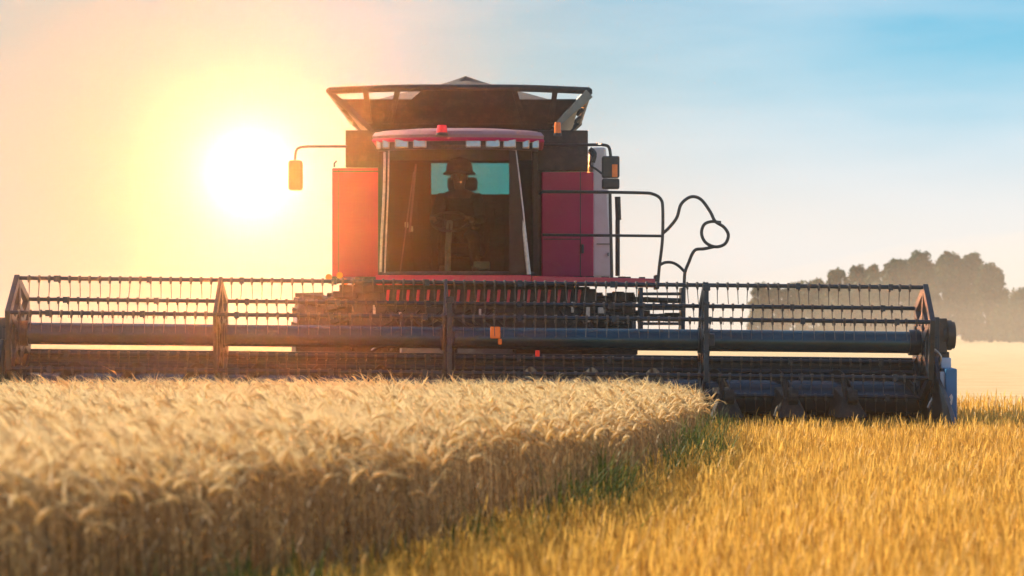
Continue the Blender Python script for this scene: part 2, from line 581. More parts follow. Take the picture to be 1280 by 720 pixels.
# wiper
m = MB(); m.tube([P(500, 341, 26.93), P(517, 215, 26.86)], .008, 6); m.tube([P(512, 290, 26.85), P(520, 205, 26.82)], .012, 6)
m.build('wiper', M['dark'], cab)

# roof
YF = 26.85
m = MB()
prof = []
nn = 16
za = P(0, 172, YF).z; zb = P(0, 159.5, YF).z
xa, xb = P(465, 0, YF).x, P(679, 0, YF).x
xc = (xa + xb) / 2; hw = (xb - xa) / 2


def roofring(z, inset, n=28, front=YF, back=28.8):
    out = []
    for i in range(n):
        t = i / (n - 1)
        x = xa + inset + (xb - xa - 2 * inset) * t
        out.append((x, front + inset + .16 * (2 * t - 1) ** 4 + .1 * (2 * t - 1) ** 2, z))
    out += [(xb - inset, back - inset, z), (xa + inset, back - inset, z)]
    return out


def loft(m, rings):
    n = len(rings[0]); vs = [p for r_ in rings for p in r_]
    fs = []
    for j in range(len(rings) - 1):
        for i in range(n):
            fs.append((j * n + i, j * n + (i + 1) % n, (j + 1) * n + (i + 1) % n, (j + 1) * n + i))
    fs.append(tuple(range(n))); fs.append(tuple((len(rings) - 1) * n + i for i in range(n))[::-1])
    m.add(vs, fs)


zc = P(0, 186, YF).z
loft(m, [roofring(zc, .05), roofring(za - .005, .05), ])
croof = m.build('roof_light_bar', M['dark'], cab, smooth=True)
m = MB(); loft(m, [roofring(za - .02, .0), roofring(za + .035, -.012), roofring(zb - .03, .02), roofring(zb - .005, .12), roofring(zb + .02, .3)])
m.build('roof', M['rooftop'], cab, smooth=True)
m = MB(); loft(m, [roofring(za - .033, -.004), roofring(za - .012, -.016), roofring(za + .005, -.004)])
m.build('roof_trim', M['red'], cab, smooth=True)


def roof_y(px):
    x = P(px, 0, YF).x
    t = (x - xa) / (xb - xa)
    return YF + .05 + .16 * (2 * t - 1) ** 4 + .1 * (2 * t - 1) ** 2


for x0, x1 in ((469, 475), (477, 486), (493, 510), (516, 533), (582, 601), (607, 625), (629, 645), (653, 662), (665, 674)):
    y = min(roof_y(x0), roof_y(x1)) - .006
    a = P(x0, 174, YF); b = P(x1, 183.5, YF)
    m = MB(); m.box(a.x, b.x, y - .03, y + .08, b.z - .004, a.z + .004)
    h = m.build('headlight', M['silver'], cab, bevel=.008)
    m = MB(); m.box(a.x + .012, b.x - .012, y - .036, y - .031, b.z + .006, a.z - .006)
    m.build('lens', M['lens'], h)
for (x0, x1, y0, y1, Yd, mt, nm) in ((545, 560, 156.5, 169.5, 26.8, 'redlens', 'beacon'), (692, 702, 153, 170, 27.6, 'amber', 'beacon')):
    a = P(x0, y0, Yd); b = P(x1, y1, Yd)
    c = (a + b) / 2; r_ = (b.x - a.x) / 2
    m = MB(); m.tube([(c.x, Yd, b.z), (c.x, Yd, b.z + .03)], r_ * 1.05, 14)
    bb = m.build('beacon_base', M['dark'], combine, smooth=True)
    m = MB(); m.tube([(c.x, Yd, b.z + .03), (c.x, Yd, a.z - .02), (c.x, Yd, a.z)], r_ * .92, 14, r1=r_ * .75)
    m.build('beacon_lens', M[mt], bb, smooth=True, label='red beacon lens' if mt == 'redlens' else 'amber beacon lens')

# cab interior
m = MB()
sx = P(577, 0, 28).x
m.box(sx - .26, sx + .26, 27.85, 28.35, ZB + .20, ZB + .35)
m.hexa([(sx - .25, 28.33, ZB + .31), (sx + .25, 28.33, ZB + .31), (sx + .25, 28.45, ZB + .31), (sx - .25, 28.45, ZB + .31),
        (sx - .2, 28.45, ZB + .92), (sx + .2, 28.45, ZB + .92), (sx + .2, 28.55, ZB + .92), (sx - .2, 28.55, ZB + .92)])
m.box(sx - .2, sx + .2, 27.95, 28.3, ZB - .02, ZB + .20)
seat = m.build('seat', M['seat'], cab, bevel=.04)
m = MB(); m.box(sx - .17, sx + .17, 28.44, 28.53, ZB + .96, ZB + 1.12)
m.build('headrest', M['seat'], seat, bevel=.04)
m = MB()
wc = Vector((sx - .12, 27.62, ZB + .58))
m.tube([(sx - .14, 27.42, ZB - .02), (sx - .14, 27.5, ZB + .3), wc], .035, 10)
col = m.build('steering_column', M['grey'], cab, smooth=True)
m = MB()
tn = Vector((0, -.55, .83)).normalized(); ax1 = Vector((1, 0, 0)); ax2 = tn.cross(ax1)
m.tube([wc + ax1 * .2 * math.cos(t * 2 * PI / 24) + ax2 * .2 * math.sin(t * 2 * PI / 24) for t in range(24)], .014, 8, closed=True)
for k in range(3):
    an = k * 2 * PI / 3 + .5
    m.tube([wc, wc + ax1 * .2 * math.cos(an) + ax2 * .2 * math.sin(an)], .01, 6)
m.build('steering_wheel', M['dark'], cab, smooth=True)
m = MB(); a = P(592, 327, 27.5); b = P(612, 337, 27.5)
m.box(a.x, b.x, 27.45, 27.8, b.z, a.z)
m.build('console', M['grey'], cab, bevel=.01)
m = MB(); m.box(a.x + .18, a.x + .34, 27.6, 28.2, ZB, ZB + .55); m.tube([(a.x + .24, 27.6, ZB + .5), (a.x + .22, 27.5, ZB + .72)], .012, 8)
m.box(a.x + .12, a.x + .32, 27.58, 27.61, ZB + .62, ZB + .8)
m.build('armrest_console', M['interior'], cab, bevel=.012)
m = MB()
for px, py in ((508, 281), (514, 286)):
    c = P(px, py, 27.4); m.box(c.x - .02, c.x + .02, 27.4, 27.44, c.z - .03, c.z + .03)
m.build('monitor_bracket', M['silver'], cab, bevel=.008)
m = MB(); c = P(512, 262, 27.45); m.box(c.x - .1, c.x + .08, 27.44, 27.48, c.z - .1, c.z + .12); m.tube([(c.x, 27.45, c.z - .2), (c.x + .05, 27.4, ZB)], .014, 6)
m.build('monitor', M['interior'], cab, bevel=.008)

# ---- body
m = MB()
# lower chassis and low centre housing behind the cab
m.box(-1.75, .75, 28.0, 33.4, .75, 1.72)
m.box(-1.46, .34, 28.8, 33.2, 1.72, 2.60)
m.box(.275, .345, 28.3, 28.8, 1.72, 3.35)
m.box(-1.50, -1.44, 28.3, 28.8, 1.72, 3.35)
m.box(-1.2, .1, 33.2, 34.2, .9, 2.3)
body = m.build('body', M['dark'], combine, bevel=.02)
# black side boxes
a = P(432, 165, 28.25); b = P(478, 209, 28.25)
m = MB(); m.box(a.x, -1.46, 28.25, 32.8, b.z, a.z + .02)
for k in range(3): m.box(a.x - .004, a.x + .0, 28.4 + k * 1.4, 29.5 + k * 1.4, b.z + .08, a.z - .06)
m.build('upper_side_box', M['hop'], body, bevel=.012)
a = P(674, 165, 28.25); b = P(735, 214, 28.25)
m = MB(); m.box(.29, b.x, 28.25, 32.8, b.z, a.z + .02)
m.build('upper_side_box', M['hop'], body, bevel=.012)
# red panels
a = P(415, 210, 28.2); b = P(476, 346, 28.2)
m = MB(); m.box(a.x, b.x, 28.2, 28.26, b.z, a.z); m.box(a.x, a.x + .05, 28.26, 32.9, b.z, a.z)
pl = m.build('side_panel', M['red'], body, bevel=.012, label='red side panel beside the left windscreen edge, hazed by the sun')
m = MB(); m.box(a.x + .01, b.x, 28.185, 28.197, a.z - .045, a.z - .03); m.box(a.x + .07, a.x + .076, 28.192, 28.197, b.z, a.z)
m.build('panel_seam', M['dark'], pl)
m = MB(); m.tube([P(418, 209, 28.2), P(418, 204, 28.2), P(421, 201, 28.2)], .012, 6)
m.build('bracket', M['dark'], pl)
a = P(677, 215, 28.2); b = P(742, 346, 28.2)
m = MB(); m.box(a.x, b.x, 28.2, 28.26, b.z, a.z); m.box(b.x - .05, b.x, 28.26, 31.0, b.z, a.z)
pr = m.build('side_panel', M['red'], body, bevel=.012, label='dark red side panel behind the handrail')
m = MB()
q = P(725.5, 0, 28.2).x
m.box(q - .005, q + .005, 28.19, 28.198, b.z, a.z)
z2 = P(0, 299, 28.2).z
m.box(a.x + .02, q, 28.19, 28.198, z2 - .005, z2 + .005)
m.build('panel_seam', M['dark'], pr)
m = MB(); c = P(728, 311, 28.18); m.box(c.x - .012, c.x + .016, 28.15, 28.198, c.z - .05, c.z + .05)
m.build('latch', M['dark'], pr, bevel=.004)
# white rear side housing
a = P(740, 184, 30.6); b = P(769, 347, 30.6)
m = MB()
m.hexa([(a.x, 30.6, b.z), (b.x - .02, 30.6, b.z), (b.x, 33.0, b.z), (a.x, 33.0, b.z), (a.x, 30.6, a.z), (b.x - .11, 30.6, a.z), (b.x - .08, 33.0, a.z), (a.x, 33.0, a.z)])
wh = m.build('rear_side_housing', M['white'], body, bevel=.03)
m = MB(); c = P(756, 240, 30.59)
m.box(c.x - .1, c.x + .07, 30.585, 30.596, c.z - .006, c.z + .006)
c = P(756, 305, 30.59); m.box(c.x - .1, c.x + .09, 30.585, 30.596, c.z - .006, c.z + .006)
c = P(757, 318, 30.59); m.box(c.x + .02, c.x + .04, 30.57, 30.596, c.z - .02, c.z + .02)
m.build('panel_seam', M['grey'], wh)
m = MB(); m.tube(arc_pts([P(736, 190, 28.1), P(741, 196, 28.0), P(738, 206, 28.0), P(746, 212, 28.0), P(755, 219, 27.9)], 5), .012, 6)
m.tube(arc_pts([P(737, 186, 28.1), P(743, 192, 28.1), P(741, 203, 28.1)], 5), .03, 6)
m.build('cable', M['rail'], body, smooth=True)
# exhaust/stack pipe right of the mirror
m = MB(); m.tube([P(772, 246, 29.5), P(773, 275, 29.5)], .035, 10)
m.tube([P(772, 275, 29.5), P(772, 345, 29.5)], .028, 10)
m.build('exhaust_pipe', M['rust'], body, smooth=True)

# ---- grain tank with flared extensions
def hz(py, Y): return P(0, py, Y).z
YH0, YH1 = 28.45, 31.9
tb = 3.40                                   # bottom of the tank
xlb, xrb = P(462, 0, 28.45).x, P(690, 0, 28.45).x
ztop = hz(114.5, 28.2); zslot = hz(125.5, 28.3)
xlt, xrt = P(411, 0, 28.1).x, P(737, 0, 28.1).x
yf, yb = 28.1, 32.3


def lerp(a, b, t): return a + (b - a) * t


def ringpt(cx, cy, z):          # corner of the flared tank at height z; cx,cy in {0,1}
    t = (z - tb) / (ztop - tb)
    return Vector((lerp(xlb, xlt, t) if cx == 0 else lerp(xrb, xrt, t), lerp(YH0, yf, t) if cy == 0 else lerp(YH1, yb, t), z))


m = MB()
# sloped panels with a slit left open under the rim; thickness 3 cm
def panel(m, p0, p1, p2, p3, nrm, th=.03):
    nrm = Vector(nrm).normalized() * th
    m.hexa([p0, p1, p1 + nrm, p0 + nrm, p3, p2, p2 + nrm, p3 + nrm])


panel(m, ringpt(0, 0, tb), ringpt(1, 0, tb), ringpt(1, 0, zslot), ringpt(0, 0, zslot), (0, 1, .3))
panel(m, ringpt(0, 1, tb), ringpt(1, 1, tb), ringpt(1, 1, zslot), ringpt(0, 1, zslot), (0, -1, .3))
panel(m, ringpt(0, 0, tb), ringpt(0, 1, tb), ringpt(0, 1, zslot), ringpt(0, 0, zslot), (1, 0, .6))
panel(m, ringpt(1, 0, tb), ringpt(1, 1, tb), ringpt(1, 1, zslot), ringpt(1, 0, zslot), (-1, 0, .6))
m.box(xlb + .01, xrb - .01, YH0 + .04, YH1 - .04, tb - .02, tb + .02)
tank = m.build('grain_tank', M['hop'], combine, bevel=.006)
# centre front panel closes the slit in the middle
m = MB()
z0 = tb + .05
def fp(px, z):
    t = (z - tb) / (ztop - tb); Y = lerp(YH0, yf, t) - .035
    return Vector(((px - 640) * Y / F, Y, z))
m.hexa([fp(478, z0), fp(660, z0), fp(660, z0) + Vector((0, .03, 0)), fp(478, z0) + Vector((0, .03, 0)),
        fp(527, ztop), fp(642, ztop), fp(642, ztop) + Vector((0, .03, 0)), fp(527, ztop) + Vector((0, .03, 0))])
m.build('front_panel', M['hop'], tank, bevel=.006)
# rim and struts
m = MB()
rc = [ringpt(0, 0, ztop), ringpt(1, 0, ztop), ringpt(1, 1, ztop), ringpt(0, 1, ztop)]
mid = Vector(((rc[0].x + rc[1].x) / 2, yf - .02, ztop + .03))
m.tube(arc_pts([rc[0], (rc[0] + mid) / 2 + Vector((0, 0, .012)), mid, (rc[1] + mid) / 2 + Vector((0, 0, .012)), rc[1]], 5), .040, 8)
for i in (1, 2, 3):
    m.tube([rc[i], rc[(i + 1) % 4]], .032, 8)
m.build('tank_rim', M['hop'], tank, smooth=True)
for px0, px1 in ((457, 462), (497, 488), (694, 688), (643, 655)):
    m = MB(); a = fp(px0, ztop); b = fp(px1, zslot - .25)
    m.hexa([b + Vector((-.03, -.03, 0)), b + Vector((.03, -.03, 0)), b + Vector((.03, .03, 0)), b + Vector((-.03, .03, 0)),
            a + Vector((-.03, -.03, 0)), a + Vector((.03, -.03, 0)), a + Vector((.03, .03, 0)), a + Vector((-.03, .03, 0))])
    m.build('rim_strut', M['hop'], tank, bevel=.004)
for cx in (0, 1):
    for cy in (0, 1):
        m = MB(); m.tube([ringpt(cx, cy, tb + .05), ringpt(cx, cy, ztop)], .045 if cx else .03, 6)
        m.build('corner_post', M['hop'], tank)
    for k in (1, 2, 3):
        a = ringpt(cx, 0, zslot).lerp(ringpt(cx, 1, zslot), k / 4); b = ringpt(cx, 0, ztop).lerp(ringpt(cx, 1, ztop), k / 4)
        m = MB(); m.tube([a, b], .025, 6)
        m.build('rim_strut', M['hop'], tank)
# diagonal darker flare boards on the front
for poly in (((412, 114), (432, 126), (470, 165), (462, 165)), ((741, 121), (733, 112), (690, 158), (697, 160))):
    m = MB(); y = 28.02
    pp = [P(p[0], p[1], y) for p in poly]
    m.prism([(p.x, p.z) for p in pp], 'y', y, y + .05)
    m.build('flare_board', M['hop'] if poly[0][0] < 600 else M['grey'], tank, bevel=.006)
# peaked tarp heap in the tank
m = MB()
pk = P(582, 95, 30.0)
cx_ = (xlt + xrt) / 2
vs = []; n1 = 28; rings = 7
for j in range(rings):
    t = j / rings
    for i in range(n1):
        an = 2 * PI * i / n1
        r_ = (1 - t)
        hx = 1.42 * r_; hy = 1.5 * r_
        vs.append((lerp(cx_, pk.x, t) + hx * math.cos(an), 30.2 + hy * math.sin(an), lerp(ztop - .03, pk.z, t) + random.uniform(-.008, .008)))
vs.append(tuple(pk))
fs = []
for j in range(rings - 1):
    for i in range(n1):
        fs.append((j * n1 + i, j * n1 + (i + 1) % n1, (j + 1) * n1 + (i + 1) % n1, (j + 1) * n1 + i))
for i in range(n1):
    fs.append(((rings - 1) * n1 + i, (rings - 1) * n1 + (i + 1) % n1, len(vs) - 1))
m.add(vs, fs)
m.build('grain_heap', M['grain'], tank, smooth=True)

# ---- platform and red front beam
m = MB()
a = P(470, 344, 27.0); b = P(664, 356, 27.0)
m.box(a.x, b.x, 26.95, 27.2, b.z, a.z)
a2 = P(664, 346, 27.0); b2 = P(820, 358, 27.0)
m.hexa([(a2.x + .005, 26.97, b2.z + .015), (b2.x, 26.97, b2.z - .01), (b2.x, 27.2, b2.z - .01), (a2.x + .005, 27.2, b2.z + .015),
        (a2.x + .005, 26.97, a2.z + .01), (b2.x, 26.97, a2.z - .02), (b2.x, 27.2, a2.z - .02), (a2.x + .005, 27.2, a2.z + .01)])
plat = m.build('platform_beam', M['redfront'], combine, bevel=.01)
m = MB(); m.box(a2.x + .02, b2.x - .02, 27.2, 28.15, a2.z - .07, a2.z - .025); m.box(b2.x - .01, b2.x + .03, 26.95, 27.3, b2.z - .03, a2.z + .02)
m.build('deck', M['dark'], plat, bevel=.006)
# debris on the deck
m = MB()
for k in range(16):
    c = P(random.uniform(690, 815), 348, 27.1); s_ = random.uniform(.01, .03)
    m.box(c.x - s_ * 1.6, c.x + s_ * 1.6, 27.08, 27.16, a2.z - .02, a2.z - .02 + s_)
m.build('chaff', M['rust'], plat)
# red and dark undercab
m = MB()
a = P(474, 361, 27.35); b = P(745, 382, 27.35)
m.box(a.x, b.x, 27.35, 27.5, b.z, a.z)
uc = m.build('undercab_panel', M['dark'], combine, bevel=.01)
for k in range(20):
    x = P(484 + k * 12.6, 0, 27.3).x
    m = MB(); m.hexa([(x - .018, 27.3, b.z + .03), (x + .012, 27.3, b.z + .03), (x + .012, 27.35, b.z + .03), (x - .018, 27.35, b.z + .03),
                      (x - .005, 27.3, a.z - .01), (x + .03, 27.3, a.z - .01), (x + .03, 27.35, a.z - .01), (x - .005, 27.35, a.z - .01)])
    m.build('rib', M['redfront'], uc, bevel=.004)
m = MB()
m.box(-1.75, .85, 27.5, 28.1, .95, 1.60)
m.hexa([(-1.15, 26.1, .22), (-.05, 26.1, .22), (.05, 28.0, .75), (-1.25, 28.0, .75), (-1.15, 26.1, .80), (-.05, 26.1, .80), (.05, 28.0, 1.5), (-1.25, 28.0, 1.5)])
m.tube([(-2.2, 28.8, .75), (1.0, 28.8, .75)], .14, 12)
fd = m.build('feeder_house', M['dark'], combine, bevel=.012)
m = MB()
for k in range(22):
    x = random.uniform(-1.6, .8)
    m.tube(arc_pts([(x, 27.3, 1.34), (x + random.uniform(-.1, .1), 27.15, 1.25), (x + random.uniform(-.25, .25), 27.1, 1.1), (x + random.uniform(-.3, .3), 27.2, .9)], 4), random.choice((.012, .018, .01)), 6)
m.build('hydraulic_hose', M['rail'], fd, smooth=True)
for (px, py, w_, h_) in ((735, 392, 5, 22), (716, 384, 4, 14), (752, 388, 9, 8), (600, 392, 3, 12), (468, 388, 4, 14), (500, 394, 3, 8)):
    m = MB(); c = P(px, py, 26.9); m.box(c.x - w_ / 240, c.x + w_ / 240, 26.9, 27.0, c.z - h_ / 240, c.z + h_ / 240)
    m.build('fitting', M['silver'], fd, bevel=.005)

# ---- left fittings under the left red panel
m = MB()
c = P(418, 350, 27.3)
m.box(c.x - .07, c.x + .05, 27.3, 27.4, c.z - .04, c.z + .04); m.box(c.x + .05, c.x + .55, 27.3, 27.45, c.z - .14, c.z - .05)
m.box(c.x - .02, c.x + .25, 27.32, 27.42, c.z - .2, c.z - .12)
lb = m.build('side_bracket', M['rust'], combine, bevel=.01)
for dx, dz in ((-.06, .03), (.06, .05), (.12, -.02)):
    m = MB(); m.disc((c.x + dx, 27.28, c.z + dz), 'y', .035, .04, 12)
    m.build('marker_lamp', M['amber'], lb, smooth=True)

# ---- wheels
def wheel(x, y, r, w):
    m = MB()
    n = 44
    prof = [(-w / 2, r * .62), (-w / 2, r * .88), (-w * .42, r * .955), (w * .42, r * .955), (w / 2, r * .88), (w / 2, r * .62)]
    vs = []; fs = []
    for i in range(n):
        an = 2 * PI * i / n
        for dx, rr in prof:
            vs.append((x + dx, y + rr * math.cos(an), r + rr * math.sin(an)))
    K = len(prof)
    for i in range(n):
        for k in range(K):
            fs.append((i * K + k, i * K + (k + 1) % K, ((i + 1) % n) * K + (k + 1) % K, ((i + 1) % n) * K + k))
    m.add(vs, fs)
    nl = 22
    for i in range(nl):                      # chevron lugs
        for s in (-1, 1):
            an = 2 * PI * (i + (.5 if s > 0 else 0)) / nl
            an2 = an + .16
            pts = []
            for (dx, aa) in ((s * w * .04, an2), (s * w * .51, an)):
                for rr in (r * .94, r * 1.0):
                    for da in (-.035, .035):
                        pts.append(Vector((x + dx, y + rr * math.cos(aa + da), r + rr * math.sin(aa + da))))
            m.hexa([pts[0], pts[1], pts[5], pts[4], pts[2], pts[3], pts[7], pts[6]])
    wo = m.build('wheel', M['black'], combine, smooth=False)
    m = MB(); m.disc((x, y, r), 'x', r * .6, w * .5, 28); m.disc((x, y, r), 'x', r * .22, w * .7, 16)
    m.build('rim', M['red'], wo, smooth=True)
    return wo


wheel(P(407, 0, 28.8).x, 28.8, .78, .66)
wheel(P(756, 0, 28.8).x, 28.8, .78, .66)
wheel(-1.5, 32.7, .55, .42)
wheel(.45, 32.7, .55, .42)

# ---- mirrors
m = MB()
m.tube(arc_pts([P(434, 183, 27.9), P(400, 183, 27.8), P(380, 183.5, 27.7), P(371, 187, 27.7), P(368.5, 200, 27.7)], 6), .015, 8)
ma = m.build('mirror_arm', M['rail'], combine, smooth=True)
a = P(360, 200, 27.7); b = P(378, 238, 27.7)
m = MB(); m.box(a.x, b.x, 27.68, 27.80, b.z, a.z)
m.build('mirror', M['dark'], ma, bevel=.03)
m = MB()
m.tube(arc_pts([P(676, 181.5, 27.85), P(740, 181, 27.8), P(753, 181, 27.7), P(761, 184, 27.7), P(763.5, 196, 27.7)], 6), .017, 8)
ma = m.build('mirror_arm', M['rail'], combine, smooth=True)
a = P(752.5, 195, 27.7); b = P(774.5, 222, 27.7)
m = MB(); m.box(a.x, b.x, 27.68, 27.82, b.z, a.z)
mr = m.build('mirror', M['dark'], ma, bevel=.02)
a = P(752.5, 223, 27.7); b = P(774.5, 236, 27.7)
m = MB(); m.box(a.x, b.x, 27.68, 27.82, b.z, a.z)
m.build('lower_mirror', M['dark'], ma, bevel=.02)
m = MB(); c = P(769, 214, 27.67); m.box(c.x - .035, c.x + .025, 27.664, 27.678, c.z - .065, c.z + .075)
m.build('amber_mirror_reflection', M['amber'], mr, bevel=.004)  # amber reflection in the mirror, put on as a coloured plate
c = P(763, 182, 27.7)

# ---- railing on the right platform and the ladder hoop
YL = 27.1
m = MB()
m.tube(arc_pts([P(678, 239.5, YL), P(740, 240, YL), P(800, 241, YL), P(816, 242.5, YL), P(826, 249, YL), P(828.5, 262, YL), P(828, 300, YL), P(824, 335, YL), P(822, 360, YL)], 6), .017, 8)
m.tube([P(678, 293.5, YL), P(828, 295, YL)], .015, 8)
m.tube([P(762.5, 240, YL), P(765, 356, YL)], .017, 8)
m.tube(arc_pts([P(678, 239.5, YL), P(676, 241, YL + .2), P(675, 242, YL + .9)], 4), .016, 8)
m.build('handrail', M['rail'], combine, smooth=True)
m = MB()
m.tube(arc_pts([P(828, 292, YL), P(836, 285, YL), P(846, 272, YL), P(851, 256, YL), P(860, 247.5, YL), P(869, 246, YL), P(878, 251, YL),
                P(888, 265, YL), P(894, 276.5, YL), P(905, 284, YL), P(910.5, 294, YL), P(906, 305, YL), P(894, 308.5, YL), P(882, 303, YL),
                P(877, 292, YL), P(880, 281, YL), P(889, 277, YL + .03), P(901, 278, YL + .05)], 6), .0175, 8)
m.tube(arc_pts([P(892, 308.5, YL), P(880, 311, YL), P(870, 312, YL), P(865, 318, YL), P(861, 328, YL), P(857, 338, YL), P(855.5, 350, YL), P(855, 400, YL)], 6), .0175, 8)
m.tube(arc_pts([P(825, 331, YL), P(832, 328, YL), P(841, 328.5, YL), P(849, 333, YL), P(856, 340, YL)], 6), .016, 8)
m.build('ladder_handrail', M['rail'], combine, smooth=True)
m = MB()
for k in range(4):
    z = 1.50 - k * .16
    m.box(P(800, 0, YL).x, P(852, 0, YL).x, 26.95 - k * .03, 27.15 - k * .03, z, z + .03)
for px in (800, 852):
    x = P(px, 0, YL).x
    m.box(x - .02, x + .02, 26.85, 27.2, .95, 1.58)
ld = m.build('ladder', M['steel'], combine, bevel=.005)
m = MB()
for k in range(26):
    px = random.uniform(728, 850); py = random.uniform(364, 402); c = P(px, py, random.uniform(27.2, 27.6)); s_ = random.uniform(.015, .055)
    m.box(c.x - s_ * random.uniform(.7, 2), c.x + s_ * random.uniform(.7, 2), c.y, c.y + .08, c.z - s_, c.z + s_)
m.tube([P(724, 372, 27.4), P(850, 376, 27.4)], .03, 8)
m.tube([P(730, 392, 27.4), P(850, 396, 27.4)], .025, 8)
m.build('step_mechanism', M['dark'], ld, bevel=.006)

# ================================================================== DRIVER
def skin_figure(name, joints, edges, material, parent=None, sub=2):
    me = bpy.data.meshes.new(name)
    keys = list(joints)
    me.from_pydata([joints[k][0] for k in keys], [(keys.index(a), keys.index(b)) for a, b in edges], [])
    o = bpy.data.objects.new(name, me); C.objects.link(o)
    if parent: o.parent = parent
    sk = o.modifiers.new('skin', 'SKIN'); sk.use_smooth_shade = True
    for i, k in enumerate(keys):
        r_ = joints[k][1]
        me.skin_vertices[0].data[i].radius = r_ if isinstance(r_, tuple) else (r_, r_)
    me.skin_vertices[0].data[0].use_root = True
    ss = o.modifiers.new('sub', 'SUBSURF'); ss.levels = sub; ss.render_levels = sub
    me.materials.append(material)
    return o


bx = P(574, 0, 28).x
sz = ZB + .36
J = {
    'pelvis': ((bx, 28.18, sz + .09), (.17, .13)), 'waist': ((bx, 28.2, sz + .26), (.15, .12)), 'chest': ((bx, 28.18, sz + .42), (.17, .12)),
    'collar': ((bx, 28.15, sz + .54), (.13, .09)), 'neck': ((bx, 28.12, sz + .60), .055), 'skull0': ((bx, 28.10, sz + .66), .07),
    'skull1': ((bx, 28.08, sz + .74), (.085, .1)), 'skull2': ((bx, 28.09, sz + .82), (.075, .09)),
    'shL': ((bx - .19, 28.15, sz + .50), .065), 'shR': ((bx + .19, 28.15, sz + .50), .065),
    'elL': ((bx - .27, 27.98, sz + .26), .045), 'elR': ((bx + .26, 27.98, sz + .26), .045),
    'wrL': ((wc.x - .19, 27.68, wc.z + .02), .03), 'wrR': ((wc.x + .20, 27.68, wc.z + .02), .03),
    'hpL': ((bx - .1, 28.15, sz + .06), .09), 'hpR': ((bx + .1, 28.15, sz + .06), .09),
    'knL': ((bx - .16, 27.72, sz + .06), .065), 'knR': ((bx + .17, 27.72, sz + .06), .065),
    'anL': ((bx - .17, 27.60, ZB + .06), .042), 'anR': ((bx + .18, 27.60, ZB + .06), .042),
    'toL': ((bx - .18, 27.42, ZB + .04), .035), 'toR': ((bx + .19, 27.42, ZB + .04), .035),
}
E = [('pelvis', 'waist'), ('waist', 'chest'), ('chest', 'collar'), ('collar', 'neck'), ('neck', 'skull0'), ('skull0', 'skull1'), ('skull1', 'skull2'),
     ('collar', 'shL'), ('collar', 'shR'), ('shL', 'elL'), ('shR', 'elR'), ('elL', 'wrL'), ('elR', 'wrR'), ('pelvis', 'hpL'), ('pelvis', 'hpR'),
     ('hpL', 'knL'), ('hpR', 'knR'), ('knL', 'anL'), ('knR', 'anR'), ('anL', 'toL'), ('anR', 'toR')]
for s, w_ in ((-1, 'wrL'), (1, 'wrR')):
    wp = Vector(J[w_][0]); tip = 'pm' + w_[-1]
    pm = wp + Vector((0, -.05, .015))
    J[tip] = (tuple(pm), .022); E.append((w_, tip))
    for k in range(4):
        nm = f'f{w_[-1]}{k}'
        b0 = pm + Vector(((k - 1.5) * .018, -.03, .012)); b1 = b0 + Vector((0, -.028, -.012)); b2 = b1 + Vector((0, -.004 + .002 * k, -.024))
        J[nm + 'a'] = (tuple(b0), .0095); J[nm + 'b'] = (tuple(b1), .0085); J[nm + 'c'] = (tuple(b2), .0075)
        E += [(tip, nm + 'a'), (nm + 'a', nm + 'b'), (nm + 'b', nm + 'c')]
    t0 = wp + Vector((-s * .03, -.03, .0)); t1 = t0 + Vector((-s * .015, -.025, -.012))
    J['t' + w_[-1] + '0'] = (tuple(t0), .011); J['t' + w_[-1] + '1'] = (tuple(t1), .009)
    E += [(w_, 't' + w_[-1] + '0'), ('t' + w_[-1] + '0', 't' + w_[-1] + '1')]
person = skin_figure('person', J, E, M['skin'])
person['label'] = 'driver in a dark shirt and brimmed hat sitting behind the tinted windscreen'
person['category'] = 'person'
# clothes, hat and face
JS = {k: (v[0], tuple(q + .03 for q in v[1]) if isinstance(v[1], tuple) else v[1] + .02) for k, v in J.items() if k in ('pelvis', 'waist', 'chest', 'collar', 'shL', 'shR', 'elL', 'elR')}
for s in 'LR':
    e = Vector(J['el' + s][0]).lerp(Vector(J['wr' + s][0]), .8); JS['cu' + s] = (tuple(e), .042)
ES = [('pelvis', 'waist'), ('waist', 'chest'), ('chest', 'collar'), ('collar', 'shL'), ('collar', 'shR'), ('shL', 'elL'), ('shR', 'elR'), ('elL', 'cuL'), ('elR', 'cuR')]
skin_figure('shirt', JS, ES, M['shirt'], person)
JT = {k: (v[0], tuple(q + .014 for q in v[1]) if isinstance(v[1], tuple) else v[1] + .014) for k, v in J.items() if k in ('pelvis', 'hpL', 'hpR', 'knL', 'knR', 'anL', 'anR')}
skin_figure('trousers', JT, [('pelvis', 'hpL'), ('pelvis', 'hpR'), ('hpL', 'knL'), ('hpR', 'knR'), ('knL', 'anL'), ('knR', 'anR')], M['hat'], person)
hc = Vector((bx, 28.09, sz + .80))
m = MB()
vs = []; fs = []
prof = [(.185, -.035), (.18, -.015), (.15, .0), (.145, .05), (.13, .10), (.095, .14), (.02, .158)]
for i in range(24):
    an = 2 * PI * i / 24
    for rr, z in prof:
        vs.append((hc.x + rr * math.cos(an), hc.y + rr * 1.08 * math.sin(an), hc.z + z + (.012 * math.cos(2 * an) if rr > .19 else 0)))
K = len(prof)
for i in range(24):
    for k in range(K - 1):
        fs.append((i * K + k, ((i + 1) % 24) * K + k, ((i + 1) % 24) * K + k + 1, i * K + k + 1))
fs.append(tuple(i * K + K - 1 for i in range(24)))
m.add(vs, fs)
m.build('hat', M['hat'], person, smooth=True)
